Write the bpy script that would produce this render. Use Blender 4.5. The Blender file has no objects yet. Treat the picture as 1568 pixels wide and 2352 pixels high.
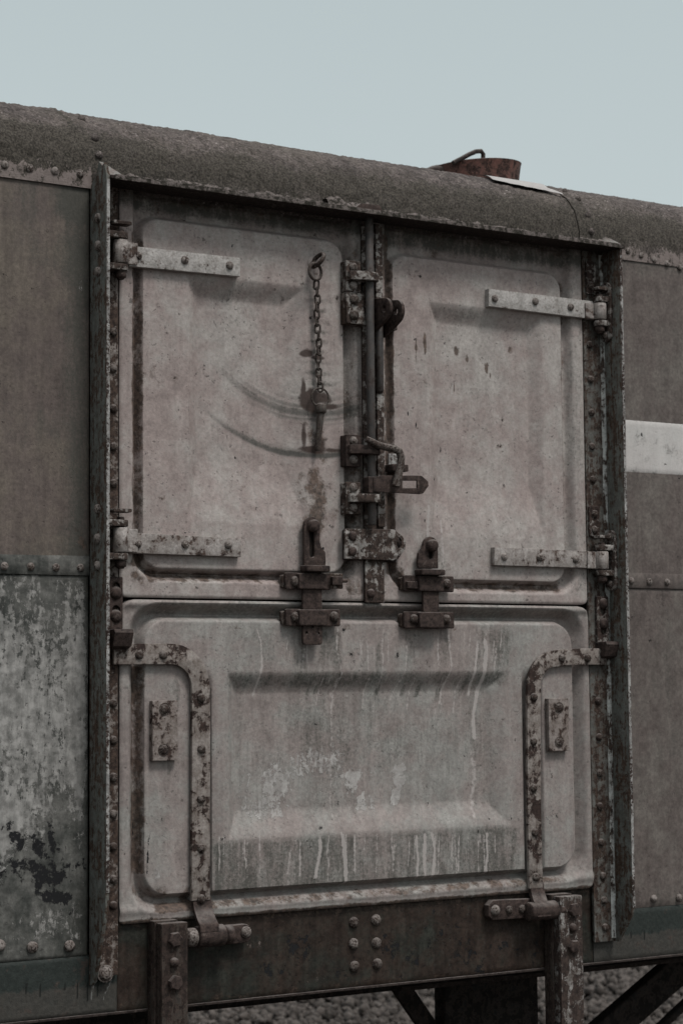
import bpy, bmesh, math, random
import numpy as np
from mathutils import Vector, Matrix
random.seed(7)
S = bpy.context.scene
COL = S.collection
R = math.radians

# ------------------------------------------------------------------ camera
CAM = np.array([-2.435, -5.144, 0.732])
RIGHT = np.array([0.8453, -0.5342, -0.0086]); FWD = np.array([0.5329, 0.8421, 0.0831])
FWD /= np.linalg.norm(FWD); RIGHT -= FWD * RIGHT.dot(FWD); RIGHT /= np.linalg.norm(RIGHT)
UP = np.cross(RIGHT, FWD)
cd = bpy.data.cameras.new("camera"); cam = bpy.data.objects.new("camera", cd); COL.objects.link(cam)
cam.matrix_world = Matrix(((RIGHT[0], UP[0], -FWD[0], CAM[0]), (RIGHT[1], UP[1], -FWD[1], CAM[1]),
                           (RIGHT[2], UP[2], -FWD[2], CAM[2]), (0, 0, 0, 1)))
cd.sensor_fit = 'VERTICAL'; cd.sensor_height = 36.0; cd.lens = 4700 / 2352 * 36.0
cd.clip_start = 0.1; cd.clip_end = 2000
cd.dof.use_dof = True; cd.dof.focus_distance = 5.8; cd.dof.aperture_fstop = 5.0
S.camera = cam
FPX = 4700.0

# ------------------------------------------------------------------ light
SUN_EL, SUN_AZ = 58, 166      # degrees; azimuth clockwise from +Y
w = bpy.data.worlds.new("World"); S.world = w; w.use_nodes = True
nt = w.node_tree; nt.nodes.clear()
def N(nt, t, **k):
    n = nt.nodes.new(t)
    for a, b in k.items(): setattr(n, a, b)
    return n
out = N(nt, 'ShaderNodeOutputWorld'); add = N(nt, 'ShaderNodeAddShader')
sky = N(nt, 'ShaderNodeTexSky', sky_type='NISHITA'); sky.sun_disc = False
sky.sun_elevation = R(SUN_EL); sky.sun_rotation = R(SUN_AZ); sky.dust_density = 4.0; sky.air_density = 1.0
hs = N(nt, 'ShaderNodeHueSaturation'); hs.inputs['Saturation'].default_value = 0.25
b1 = N(nt, 'ShaderNodeBackground'); b1.inputs[1].default_value = 0.05
nt.links.new(sky.outputs[0], hs.inputs['Color']); nt.links.new(hs.outputs[0], b1.inputs[0])
# overcast cloud deck: brighter overhead than at the horizon, as real cloud is
tc = N(nt, 'ShaderNodeTexCoord'); sx = N(nt, 'ShaderNodeSeparateXYZ'); nt.links.new(tc.outputs['Generated'], sx.inputs[0])
cr = N(nt, 'ShaderNodeValToRGB'); nt.links.new(sx.outputs[2], cr.inputs[0])
el = cr.color_ramp.elements
el[0].position = 0.0; el[0].color = (0.405, 0.462, 0.455, 1)
el[1].position = 1.0; el[1].color = (0.95, 0.97, 0.97, 1)
e = cr.color_ramp.elements.new(0.16); e.color = (0.40, 0.467, 0.467, 1)
e = cr.color_ramp.elements.new(0.38); e.color = (0.355, 0.425, 0.43, 1)
e = cr.color_ramp.elements.new(0.60); e.color = (0.60, 0.64, 0.66, 1)
b2 = N(nt, 'ShaderNodeBackground'); b2.inputs[1].default_value = 0.92
nt.links.new(cr.outputs[0], b2.inputs[0])
nt.links.new(b1.outputs[0], add.inputs[0]); nt.links.new(b2.outputs[0], add.inputs[1]); nt.links.new(add.outputs[0], out.inputs[0])
sl = bpy.data.lights.new("sun", 'SUN'); sl.energy = 2.15; sl.angle = R(15); sl.color = (1.0, 0.965, 0.93)
so = bpy.data.objects.new("sun", sl); COL.objects.link(so)
sd = Vector((math.sin(R(SUN_AZ)) * math.cos(R(SUN_EL)), math.cos(R(SUN_AZ)) * math.cos(R(SUN_EL)), math.sin(R(SUN_EL))))
so.rotation_euler = sd.to_track_quat('Z', 'Y').to_euler()
S.view_settings.view_transform = 'Standard'; S.view_settings.look = 'None'
S.view_settings.exposure = 0.0; S.view_settings.gamma = 1.0
S.render.engine = 'CYCLES'

# ------------------------------------------------------------------ measuring helper
def at(x, y, o=0.0):
    """world point seen at (x, y) of the 1568x2352 photograph, o metres proud of the wagon side (Y = -o)"""
    r = RIGHT * (x - 784) / FPX - UP * (y - 1176) / FPX + FWD
    return CAM + r * ((-o - CAM[1]) / r[1])
def X(x, y, o=0.0): return float(at(x, y, o)[0])
def Z(x, y, o=0.0): return float(at(x, y, o)[2])
def rect(x0, y0, x1, y1, o=0.0):
    """upright rectangle given by mid-left, mid-right and mid-top, mid-bottom"""
    ym, xm = (y0 + y1) / 2, (x0 + x1) / 2
    return X(x0, ym, o), X(x1, ym, o), Z(xm, y1, o), Z(xm, y0, o)

# ------------------------------------------------------------------ numpy noise
_rng = np.random.RandomState(11); _T = _rng.rand(256, 256)
def vn(x, y):
    xi = np.floor(x).astype(int); yi = np.floor(y).astype(int); fx = x - xi; fy = y - yi
    fx = fx * fx * (3 - 2 * fx); fy = fy * fy * (3 - 2 * fy)
    g = lambda a, b: _T[(xi + a) % 256, (yi + b) % 256]
    return (g(0, 0) * (1 - fx) + g(1, 0) * fx) * (1 - fy) + (g(0, 1) * (1 - fx) + g(1, 1) * fx) * fy
def fbm(x, y, s, oc=4, seed=0, sy=None):
    sy = s if sy is None else sy; v = 0; a = 1; t = 0
    for i in range(oc):
        v = v + a * vn(x * s + seed * 17.3 + i * 31.7, y * sy + seed * 9.1 + i * 57.1); t += a; a *= .55; s *= 2.03; sy *= 2.03
    return v / t
def sst(a, b, x):
    t = np.clip((x - a) / (b - a), 0, 1); return t * t * (3 - 2 * t)
def rrsd(x, z, x0, x1, z0, z1, r):
    """signed distance to a rounded rectangle (negative inside)"""
    cx, cz, hx, hz = (x0 + x1) / 2, (z0 + z1) / 2, (x1 - x0) / 2 - r, (z1 - z0) / 2 - r
    qx = np.abs(x - cx) - hx; qz = np.abs(z - cz) - hz
    return np.hypot(np.maximum(qx, 0), np.maximum(qz, 0)) + np.minimum(np.maximum(qx, qz), 0) - r

# ------------------------------------------------------------------ scene tree helpers
def link(o, parent=None):
    COL.objects.link(o)
    if parent is not None:
        o.parent = parent
        if parent.location.length > 0: o.matrix_parent_inverse = Matrix.Translation(-parent.location)
    return o
def finish(me, mat, smooth=35):
    if mat: me.materials.append(mat)
    if smooth:
        me.shade_smooth(); me.set_sharp_from_angle(angle=R(smooth))
    return me
def mesh_obj(name, bm, mat, parent=None, smooth=35):
    me = bpy.data.meshes.new(name); bmesh.ops.recalc_face_normals(bm, faces=bm.faces); bm.to_mesh(me); bm.free()
    return link(bpy.data.objects.new(name, finish(me, mat, smooth)), parent)
def label(o, lab): o['label'] = lab; return o

def plate(name, loops, o0, o1, mat, parent=None, bevel=0.002, plane='XZ', pos=0.0):
    """flat bar cut to an outline (first loop) with holes (other loops).
    plane XZ: outline in X,Z, thickness o0..o1 outwards; plane OZ: outline in (o, Z), thickness X = o0..o1;
    plane XO: outline in (X, o), thickness Z = o0..o1"""
    c = bpy.data.curves.new(name, 'CURVE'); c.dimensions = '2D'; c.fill_mode = 'BOTH'
    for lp in loops:
        s = c.splines.new('POLY'); s.points.add(len(lp) - 1); s.use_cyclic_u = True
        for p, q in zip(s.points, lp): p.co = (q[0], q[1], 0, 1)
    th = o1 - o0; bevel = min(bevel, th * .45)
    c.extrude = th / 2 - bevel; c.bevel_depth = bevel; c.bevel_resolution = 1; c.offset = -bevel
    to = bpy.data.objects.new('tmp', c); me = bpy.data.meshes.new_from_object(to)
    bpy.data.objects.remove(to); bpy.data.curves.remove(c)
    m = (o0 + o1) / 2
    if plane == 'XZ': T = Matrix(((1, 0, 0, 0), (0, 0, -1, -m), (0, 1, 0, 0), (0, 0, 0, 1)))
    elif plane == 'OZ': T = Matrix(((0, 0, 1, m), (-1, 0, 0, 0), (0, 1, 0, 0), (0, 0, 0, 1)))
    else: T = Matrix(((1, 0, 0, 0), (0, -1, 0, 0), (0, 0, -1, m), (0, 0, 0, 1)))
    me.transform(T); me.name = name
    bm = bmesh.new(); bm.from_mesh(me); bmesh.ops.remove_doubles(bm, verts=bm.verts, dist=1e-5)
    bmesh.ops.recalc_face_normals(bm, faces=bm.faces); bm.to_mesh(me); bm.free()
    me.materials.clear()
    return link(bpy.data.objects.new(name, finish(me, mat)), parent)
def rr(x0, x1, z0, z1, r=0.003, n=4):
    pts = []
    for cx, cz, a in ((x1 - r, z1 - r, 0), (x0 + r, z1 - r, 90), (x0 + r, z0 + r, 180), (x1 - r, z0 + r, 270)):
        for k in range(n + 1):
            t = R(a + 90 * k / n); pts.append((cx + r * math.cos(t), cz + r * math.sin(t)))
    return pts
def circ(cx, cz, r, n=20, sx=1, sz=1): return [(cx + sx * r * math.cos(2 * math.pi * k / n), cz + sz * r * math.sin(2 * math.pi * k / n)) for k in range(n)]
def slab(name, x0, x1, z0, z1, o0, o1, mat, parent=None, bevel=0.002, r=0.003):
    return plate(name, [rr(x0, x1, z0, z1, r)], o0, o1, mat, parent, bevel)
def pslab(name, x0, y0, x1, y1, o0, o1, mat, parent=None, bevel=0.002, r=0.003):
    a, b, c, d = rect(x0, y0, x1, y1, o1); return slab(name, a, b, c, d, o0, o1, mat, parent, bevel, r)
def quad(pts, o): return [(X(x, y, o), Z(x, y, o)) for x, y in pts]

def tube(name, path, r, mat, parent=None, closed=False, seg=10, rs=None, cap=True):
    bm = bmesh.new(); P = [Vector(p) for p in path]; n = len(P); rings = []; nrm = None
    for i in range(n):
        a = P[(i - 1) % n] if (closed or i > 0) else P[i]; b = P[(i + 1) % n] if (closed or i < n - 1) else P[i]
        t = (b - a).normalized()
        if nrm is None:
            nrm = t.orthogonal().normalized()
        nrm = (nrm - t * nrm.dot(t)).normalized(); bn = t.cross(nrm)
        q = rs[i] if rs else r
        rings.append([bm.verts.new(P[i] + (nrm * math.cos(2 * math.pi * k / seg) + bn * math.sin(2 * math.pi * k / seg)) * q) for k in range(seg)])
    for i in range(n if closed else n - 1):
        A, B = rings[i], rings[(i + 1) % n]
        for k in range(seg): bm.faces.new((A[k], A[(k + 1) % seg], B[(k + 1) % seg], B[k]))
    if not closed and cap: bm.faces.new(rings[0]); bm.faces.new(rings[-1])
    return mesh_obj(name, bm, mat, parent, 50)
def cyl(name, p0, p1, r, mat, parent=None, seg=20, ch=0.002):
    p0, p1 = Vector(p0), Vector(p1); d = (p1 - p0).normalized()
    return tube(name, [p0, p0 + d * ch, p1 - d * ch, p1], r, mat, parent, seg=seg, rs=[r - ch, r, r, r - ch])

# rivets and bolts: shared meshes, one object each
def dome_mesh(r, h, mat, key, washer=0.0, hexa=False):
    bm = bmesh.new(); seg = 16; prof = []
    if washer: prof += [(washer, 0), (washer, .0025), (r * 1.02, .003)]
    if hexa:
        prof2 = [(r, .002), (r, h * .8), (r * .86, h), (0, h)]
    else: prof2 = [(r, 0)] + [(r * math.cos(R(a)), h * math.sin(R(a)) + .001) for a in (18, 36, 54, 72)] + [(0, h + .001)]
    rings = []
    for (q, y) in prof + prof2:
        if q == 0: rings.append([bm.verts.new((0, -y, 0))]); continue
        isw = hexa and (q, y) in prof2
        vs = []
        for k in range(seg if not hexa else 24):
            n_ = seg if not hexa else 24; t = 2 * math.pi * k / n_; qq = q
            if isw: qq = q * math.cos(R(30)) / math.cos((t % R(60)) - R(30))
            vs.append(bm.verts.new((qq * math.cos(t), -y, qq * math.sin(t))))
        rings.append(vs)
    for A, B in zip(rings, rings[1:]):
        n_ = len(A)
        for k in range(n_):
            if len(B) == 1: bm.faces.new((A[k], A[(k + 1) % n_], B[0]))
            else: bm.faces.new((A[k], A[(k + 1) % n_], B[(k + 1) % n_], B[k]))
    me = bpy.data.meshes.new(key); bmesh.ops.recalc_face_normals(bm, faces=bm.faces)
    for v in bm.verts:
        v.co += Vector((random.uniform(-1, 1), random.uniform(-1, 1), random.uniform(-1, 1))) * r * .025
    bm.to_mesh(me); bm.free(); return finish(me, mat, 40)
_dm = {}
def stud(name, p, r, mat, parent, h=None, face='-Y', washer=0.0, hexa=False):
    h = h or r * .75; key = (round(r, 4), round(h, 4), mat.name, washer, hexa)
    if key not in _dm: _dm[key] = dome_mesh(r, h, mat, name, washer, hexa)
    o = bpy.data.objects.new(name, _dm[key]); o.location = p
    ry = random.uniform(0, 6.28)
    if face == '-Y': o.rotation_euler = (0, ry, 0)
    elif face == '-X': o.rotation_euler = (0, 0, R(-90))
    elif face == '+X': o.rotation_euler = (0, 0, R(90))
    return link(o, parent)
def pstud(name, x, y, o, r, mat, parent, **k):
    p = at(x, y, o + r * .35); return stud(name, (p[0], -o, p[2]), r, mat, parent, **k)

# ------------------------------------------------------------------ materials
class G:
    """small node-graph writer"""
    def __init__(s, name):
        s.m = bpy.data.materials.new(name); s.m.use_nodes = True; s.t = s.m.node_tree; s.t.nodes.clear()
        s.out = N(s.t, 'ShaderNodeOutputMaterial'); s.b = N(s.t, 'ShaderNodeBsdfPrincipled'); s.L(s.b.outputs[0], s.out.inputs[0])
        s.pos = N(s.t, 'ShaderNodeNewGeometry').outputs['Position']
        s.b.inputs['Specular IOR Level'].default_value = 0.16
    def L(s, a, b): s.t.links.new(a, b)
    def put(s, sock, v):
        if isinstance(v, bpy.types.NodeSocket): s.L(v, sock)
        elif isinstance(v, (tuple, list)): sock.default_value = tuple(v) + ((1,) if len(v) == 3 and sock.type == 'RGBA' else ())
        else: sock.default_value = v
    def map(s, sc, loc=(0, 0, 0)):
        n = N(s.t, 'ShaderNodeMapping'); s.L(s.pos, n.inputs[0]); n.inputs['Scale'].default_value = sc; n.inputs['Location'].default_value = loc
        return n.outputs[0]
    def noise(s, sc, det=5, rough=.55, vec=None, dist=0.0, loc=None):
        n = N(s.t, 'ShaderNodeTexNoise'); n.inputs['Scale'].default_value = sc; n.inputs['Detail'].default_value = det
        n.inputs['Roughness'].default_value = rough; n.inputs['Distortion'].default_value = dist
        if vec is None and loc: vec = s.map((1, 1, 1), loc)
        s.L(vec if vec is not None else s.pos, n.inputs['Vector']); return n.outputs['Fac']
    def vor(s, sc, feat='F1', vec=None):
        n = N(s.t, 'ShaderNodeTexVoronoi', feature=feat); n.inputs['Scale'].default_value = sc
        s.L(vec if vec is not None else s.pos, n.inputs['Vector']); return n.outputs['Distance']
    def math(s, op, a, b=0.0, c=0.0):
        n = N(s.t, 'ShaderNodeMath', operation=op); s.put(n.inputs[0], a); s.put(n.inputs[1], b); s.put(n.inputs[2], c); return n.outputs[0]
    def rng(s, v, a, b, c=0.0, d=1.0, smooth=True):
        n = N(s.t, 'ShaderNodeMapRange', interpolation_type='SMOOTHSTEP' if smooth else 'LINEAR')
        s.put(n.inputs[0], v); s.put(n.inputs[1], a); s.put(n.inputs[2], b); s.put(n.inputs[3], c); s.put(n.inputs[4], d); return n.outputs[0]
    def mix(s, f, a, b, mode='MIX'):
        n = N(s.t, 'ShaderNodeMix', data_type='RGBA', blend_type=mode); s.put(n.inputs[0], f); s.put(n.inputs[6], a); s.put(n.inputs[7], b); return n.outputs[2]
    def attr(s, nm):
        n = N(s.t, 'ShaderNodeAttribute', attribute_name=nm); return n.outputs['Fac']
    def gray(s, v):
        n = N(s.t, 'ShaderNodeCombineColor'); s.put(n.inputs[0], v); s.put(n.inputs[1], v); s.put(n.inputs[2], v); return n.outputs[0]
    def done(s, col, rough=.7, bump=None, dist=.001, strength=1.0, metal=0.0):
        s.put(s.b.inputs['Base Color'], col); s.put(s.b.inputs['Roughness'], rough); s.put(s.b.inputs['Metallic'], metal)
        if bump is not None:
            n = N(s.t, 'ShaderNodeBump'); n.inputs['Distance'].default_value = dist; n.inputs['Strength'].default_value = strength
            s.L(bump, n.inputs['Height']); s.L(n.outputs[0], s.b.inputs['Normal'])
        return s.m

def panel_paint(name, ca, cb, streak=.5, speck=.5, fine=.35, loc=(0, 0, 0), pk=3.0, pw=.05, pc=((.25, .235, .225), (.40, .385, .37))):
    g = G(name)
    big = g.noise(3.2, 6, .65, loc=loc, dist=.4); med = g.noise(17, 7, .68, loc=loc); fin = g.noise(85, 5, .7); vf = g.noise(300, 2, .6)
    st = g.noise(1, 7, .68, vec=g.map((30, 30, 2.6), loc), dist=.3); st2 = g.noise(1, 5, .65, vec=g.map((95, 95, 7), loc))
    col = g.mix(g.rng(g.math('ADD', g.math('MULTIPLY', big, .6), g.math('MULTIPLY', med, .4)), .40, .60), ca, cb)
    v = g.math('MULTIPLY', g.rng(med, .3, .7, 1 - fine * .55, 1 + fine * .40), g.rng(fin, .3, .7, 1 - fine * .42, 1 + fine * .32))
    v = g.math('MULTIPLY', v, g.rng(big, .3, .7, 1 - fine * .42, 1 + fine * .35))
    v = g.math('MULTIPLY', v, g.rng(st, .3, .7, 1 - streak * .50, 1 + streak * .42))
    v = g.math('MULTIPLY', v, g.rng(st2, .3, .7, 1 - streak * .10, 1 + streak * .10))
    v = g.math('MULTIPLY', v, g.rng(vf, .25, .75, .94, 1.06))
    sp = g.math('MULTIPLY', g.rng(g.noise(105, 3, .6, loc=(3, 1, 2)), .60, .70), g.rng(g.noise(7, 4, .65, loc=(1, 4, 2)), .40, .60))
    sp2 = g.math('MULTIPLY', g.rng(g.noise(48, 2, .5, loc=(6, 1, 8)), .70, .74), g.rng(g.noise(5, 3, .6, loc=(2, 7, 2)), .45, .60))
    sp = g.math('MAXIMUM', sp, sp2)
    v = g.math('MULTIPLY', v, g.rng(sp, 0, 1, 1, 1 - .62 * speck, smooth=False))
    col = g.mix(1.0, col, g.gray(v), 'MULTIPLY')
    bl = g.noise(24, 10, .74, loc=(7, 3, 5)); bs = g.noise(1, 9, .72, vec=g.map((60, 60, 11))); mixn = g.math('MULTIPLY', g.math('ADD', bl, bs), .5)
    grn = g.math('MULTIPLY', g.math('ADD', bs, g.noise(130, 4, .7, loc=(2, 2, 2))), .5)
    def m(a, lo, hi, k, nz):   # attribute broken up by noise
        return g.rng(g.math('ADD', g.attr(a), g.math('MULTIPLY', g.math('SUBTRACT', nz, .5), k)), lo, hi)
    gm = g.math('MULTIPLY', m('grime_shade', .16, .95, 2.2, grn), .90)  # grime, and on the doors some painted shade
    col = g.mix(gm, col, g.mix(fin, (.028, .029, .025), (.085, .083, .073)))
    rm = m('rust', .30, .78, 2.6, bl)
    rc = g.mix(g.rng(g.noise(60, 6, .75, loc=(2, 2, 9)), .35, .65), (.020, .014, .011), (.118, .082, .064))
    col = g.mix(g.math('MULTIPLY', rm, .88), col, rc)
    sm_ = m('smear', .05, 1.0, .9, fin)
    col = g.mix(g.math('MULTIPLY', sm_, .85), col, (.055, .055, .050))
    om = g.rng(g.math('ADD', g.attr('oil'), g.math('MULTIPLY', g.math('SUBTRACT', g.math('MULTIPLY', g.math('ADD', bl, fin), .5), .5), 1.1)), .25, .75)
    col = g.mix(g.math('MULTIPLY', om, .92), col, g.mix(fin, (.022, .015, .013), (.060, .040, .034)))
    pn = g.math('ADD', g.math('MULTIPLY', g.noise(62, 10, .78, loc=(9, 9, 2)), .55), g.math('MULTIPLY', g.noise(1, 9, .75, vec=g.map((75, 75, 22))), .45))
    pm = m('pale', .52 - pw, .52 + pw, pk, pn)
    col = g.mix(g.math('MULTIPLY', pm, g.rng(bs, .35, .62, .55, .95)), col, g.mix(g.rng(g.noise(30, 8, .7, loc=(3, 8, 8)), .35, .65), pc[0], pc[1]))
    dm = m('drip', .30, .80, 1.7, fin)
    col = g.mix(g.math('MULTIPLY', dm, .78), col, (.36, .33, .315))
    bm_ = m('black', .46, .54, 5.0, g.math('MULTIPLY', g.math('ADD', bl, pn), .5))
    col = g.mix(bm_, col, (.012, .012, .013))
    bh = g.math('ADD', g.math('MULTIPLY', fin, .5), g.math('MULTIPLY', vf, .2)); bh = g.math('ADD', bh, g.math('MULTIPLY', med, .8))
    bh = g.math('ADD', bh, g.math('MULTIPLY', pm, .4)); bh = g.math('SUBTRACT', bh, g.math('MULTIPLY', rm, .4))
    bh = g.math('SUBTRACT', bh, g.math('MULTIPLY', bm_, .8)); bh = g.math('SUBTRACT', bh, g.math('MULTIPLY', sp, .5))
    return g.done(col, g.rng(med, .3, .7, .50, .75), bh, .0012)

def chipped(name, paint, paint2, rust, rust2, amount, scale=38, streak=0.0, rough=.6, dust=.55):
    g = G(name)
    a = g.noise(scale * 1.5, 10, .74, dist=.25); b = g.noise(11, 5, .6, loc=(5, 2, 1)); s = g.noise(1, 8, .7, vec=g.map((60, 60, 7)))
    f = g.math('ADD', g.math('MULTIPLY', a, .62), g.math('MULTIPLY', b, .22)); f = g.math('ADD', f, g.math('MULTIPLY', s, .16 + streak))
    th = .5 * (1 + streak) + (.5 - amount) * .30
    m = g.rng(f, th - .012, th + .012)
    halo = g.rng(f, th - .085, th + .01)
    fin = g.noise(150, 6, .7); med = g.noise(26, 6, .65, loc=(8, 8, 1)); rn = g.noise(70, 8, .75, loc=(1, 9, 4))
    pc = g.mix(g.rng(med, .35, .65), paint, paint2); pc = g.mix(1.0, pc, g.gray(g.rng(fin, .3, .7, .74, 1.2)), 'MULTIPLY')
    rc = g.mix(g.rng(rn, .34, .68), rust, rust2)
    rc = g.mix(g.rng(g.noise(190, 4, .7, loc=(4, 4, 4)), .58, .72, 0, .38), rc, tuple(min(1, c * 1.6) for c in rust2))
    pc = g.mix(g.math('MULTIPLY', halo, .50), pc, g.mix(.55, rc, (.105, .070, .054)))
    col = g.mix(m, pc, rc)
    # dust and lichen lying on ledges
    nz = N(g.t, 'ShaderNodeSeparateXYZ'); g.L(N(g.t, 'ShaderNodeNewGeometry').outputs['Normal'], nz.inputs[0])
    du = g.math('MULTIPLY', g.rng(nz.outputs[2], .35, .85), g.rng(med, .35, .6, .35, 1))
    col = g.mix(g.math('MULTIPLY', du, dust), col, g.mix(fin, (.13, .115, .107), (.30, .27, .255)))
    bh = g.math('ADD', g.math('MULTIPLY', fin, .45), g.math('MULTIPLY', m, -.7))
    bh = g.math('ADD', bh, g.math('MULTIPLY', g.math('MULTIPLY', rn, .9), m))
    return g.done(col, g.rng(m, 0, 1, rough, .82), bh, .0022)

RU, RU2 = (.017, .0115, .0102), (.056, .038, .032)
M = {}
M['door'] = panel_paint('door_paint', (.315, .260, .244), (.280, .258, .242), streak=.14, speck=.8, fine=.38)
M['door_low'] = panel_paint('lower_door_paint', (.282, .240, .225), (.212, .205, .192), streak=.22, speck=.6, fine=.42, loc=(4, 0, 3))
M['wall'] = panel_paint('wall_paint', (.132, .106, .096), (.104, .087, .073), streak=.30, speck=.5, fine=.50, loc=(1, 0, 7))
M['wall_low'] = panel_paint('lower_wall_paint', (.058, .061, .056), (.100, .098, .091), streak=.35, speck=.5, fine=.6, loc=(3, 0, 2), pk=3.0, pw=.07, pc=((.155, .150, .142), (.33, .32, .305)))
M['wall_right'] = panel_paint('right_wall_paint', (.134, .110, .101), (.104, .092, .083), streak=.22, speck=.4, fine=.55, loc=(2, 0, 5))
M['white'] = panel_paint('white_band', (.46, .435, .42), (.43, .42, .405), streak=.12, speck=.15, fine=.10)
M['strap'] = chipped('light_strap_paint', (.38, .36, .345), (.28, .265, .25), RU, (.10, .07, .058), .20, 45)
M['strap_worn'] = chipped('worn_strap_paint', (.31, .285, .27), (.20, .178, .165), RU, (.10, .07, .058), .33, 26)
M['strap_bent'] = chipped('bent_strap_paint', (.255, .228, .210), (.165, .142, .128), RU, (.050, .033, .028), .42, 16)
M['worn'] = chipped('half_worn_paint', (.31, .295, .28), (.155, .145, .135), RU, RU2, .60, 44)
M['worn2'] = chipped('flaking_white_paint', (.33, .315, .30), (.18, .17, .16), (.018, .013, .011), (.07, .05, .042), .55, 27)
M['striker'] = chipped('striker_paint', (.235, .205, .19), (.165, .14, .127), RU, (.060, .040, .033), .36, 20)
M['iron'] = chipped('rusty_iron', (.115, .093, .084), (.065, .054, .048), (.016, .0115, .0105), (.066, .047, .041), .76, 46)
M['iron_dark'] = chipped('dark_iron', (.065, .056, .052), (.045, .041, .038), (.016, .012, .011), (.048, .037, .033), .70, 50)
M['steel'] = chipped('smooth_dark_steel', (.066, .062, .060), (.050, .047, .046), (.026, .021, .019), (.055, .045, .041), .30, 25)
M['post'] = chipped('green_grey_post', (.135, .142, .132), (.088, .090, .081), (.034, .024, .018), (.090, .062, .048), .42, 36, streak=.4)
M['strip'] = chipped('pale_post_leg', (.215, .19, .175), (.115, .10, .09), RU, (.075, .052, .041), .60, 40, streak=.2)
M['strip_green'] = chipped('green_grey_post_leg', (.115, .115, .107), (.070, .068, .062), (.020, .014, .012), (.068, .047, .037), .46, 36, streak=.2)
M['edge'] = chipped('edge_paint', (.34, .335, .325), (.18, .175, .17), RU, RU2, .38, 80, streak=.3)
M['rivet'] = chipped('rivet_paint', (.145, .128, .118), (.075, .066, .060), RU, (.06, .043, .036), .50, 110)
M['rivet_light'] = chipped('light_rivet_paint', (.235, .21, .196), (.14, .123, .113), RU, (.07, .052, .043), .40, 110)
M['sill'] = chipped('sill_paint', (.0075, .0085, .0075), (.015, .015, .0125), (.012, .0085, .007), (.034, .0225, .0175), .48, 9, streak=.25)
M['fillet'] = chipped('pale_fillet', (.42, .43, .415), (.24, .24, .23), (.022, .016, .014), (.07, .05, .04), .40, 26, streak=.5)
M['sillc'] = panel_paint('brown_sill_paint', (.045, .030, .0235), (.0165, .0170, .014), streak=.55, speck=.8, fine=.85, loc=(6, 0, 1), pc=((.07, .055, .047), (.17, .14, .125)))
M['sill_green'] = chipped('green_sill_paint', (.040, .046, .044), (.026, .030, .029), (.030, .026, .023), (.045, .038, .033), .35, 18, streak=.5)
M['under'] = chipped('underframe_black', (.010, .009, .009), (.008, .008, .008), (.009, .008, .007), (.016, .013, .012), .5, 20, dust=.05)
M['timber'] = chipped('stanchion_paint', (.055, .044, .038), (.030, .026, .023), (.012, .009, .008), (.046, .032, .027), .55, 30, streak=.5)
M['stanchion_r'] = chipped('stanchion_flaking', (.30, .29, .28), (.10, .09, .082), (.018, .013, .012), (.060, .043, .036), .58, 30, streak=.3)
M['chain'] = chipped('chain_iron', (.085, .077, .07), (.055, .05, .046), (.022, .018, .016), (.065, .050, .043), .5, 80)
M['vent'] = chipped('red_brown_vent', (.165, .080, .066), (.105, .056, .048), (.025, .015, .013), (.07, .042, .036), .40, 22)
M['patch'] = panel_paint('pale_roof_patch', (.34, .32, .31), (.31, .30, .29), streak=.05, speck=.2, fine=.18)

def roof_mat():
    g = G('gritty_roof_felt')
    a = g.noise(52, 9, .80, dist=.4); b = g.noise(150, 6, .78, loc=(3, 3, 3)); c = g.noise(3.5, 6, .65); v = g.noise(240, 3, .7, loc=(1, 6, 6))
    mx = g.math('ADD', g.math('MULTIPLY', a, .55), g.math('MULTIPLY', b, .45))
    col = g.mix(g.rng(mx, .40, .62), (.034, .028, .026), (.160, .136, .127))
    grit = g.rng(g.noise(170, 3, .6, loc=(8, 2, 2)), .62, .70)
    col = g.mix(g.math('MULTIPLY', grit, .65), col, (.014, .012, .011))
    col = g.mix(1.0, col, g.gray(g.rng(g.noise(13, 7, .7, loc=(5, 5, 5)), .36, .64, .66, 1.22)), 'MULTIPLY')
    col = g.mix(g.rng(c, .40, .66, 0, .55), col, g.mix(g.rng(b, .35, .65), (.038, .033, .025), (.150, .130, .112)))
    lich = g.math('MULTIPLY', g.rng(g.noise(100, 4, .7, loc=(9, 1, 4)), .59, .65), g.rng(g.noise(6, 3, .6, loc=(4, 4, 4)), .40, .6))
    col = g.mix(g.math('MULTIPLY', lich, .8), col, (.33, .29, .275))
    gr = g.rng(g.math('ADD', g.attr('grime_shade'), g.math('MULTIPLY', g.math('SUBTRACT', g.noise(30, 8, .75, loc=(2, 6, 1)), .5), 1.8)), .25, .85)
    col = g.mix(g.math('MULTIPLY', gr, .82), col, g.mix(g.rng(b, .35, .65), (.012, .012, .009), (.085, .075, .063)))
    pl = g.rng(g.math('ADD', g.attr('pale'), g.math('MULTIPLY', g.math('SUBTRACT', g.noise(1, 8, .75, vec=g.map((50, 50, 30))), .5), 2.6)), .48, .58)
    col = g.mix(pl, col, g.mix(a, (.13, .105, .097), (.27, .23, .215)))
    bh = g.math('ADD', g.math('MULTIPLY', a, .8), g.math('MULTIPLY', v, .25)); bh = g.math('ADD', bh, g.math('MULTIPLY', b, .4))
    return g.done(col, .92, bh, .006)
M['roof'] = roof_mat()
def lichen_mat():
    g = G('lichen_crust'); a = g.noise(60, 6, .75); b = g.noise(160, 3, .7)
    col = g.mix(g.rng(a, .44, .58), (.020, .018, .014), (.175, .148, .140)); col = g.mix(g.rng(b, .3, .7, .0, .5), col, (.065, .058, .05))
    return g.done(col, .95, g.math('ADD', a, b), .005)
M['lichen'] = lichen_mat()
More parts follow.
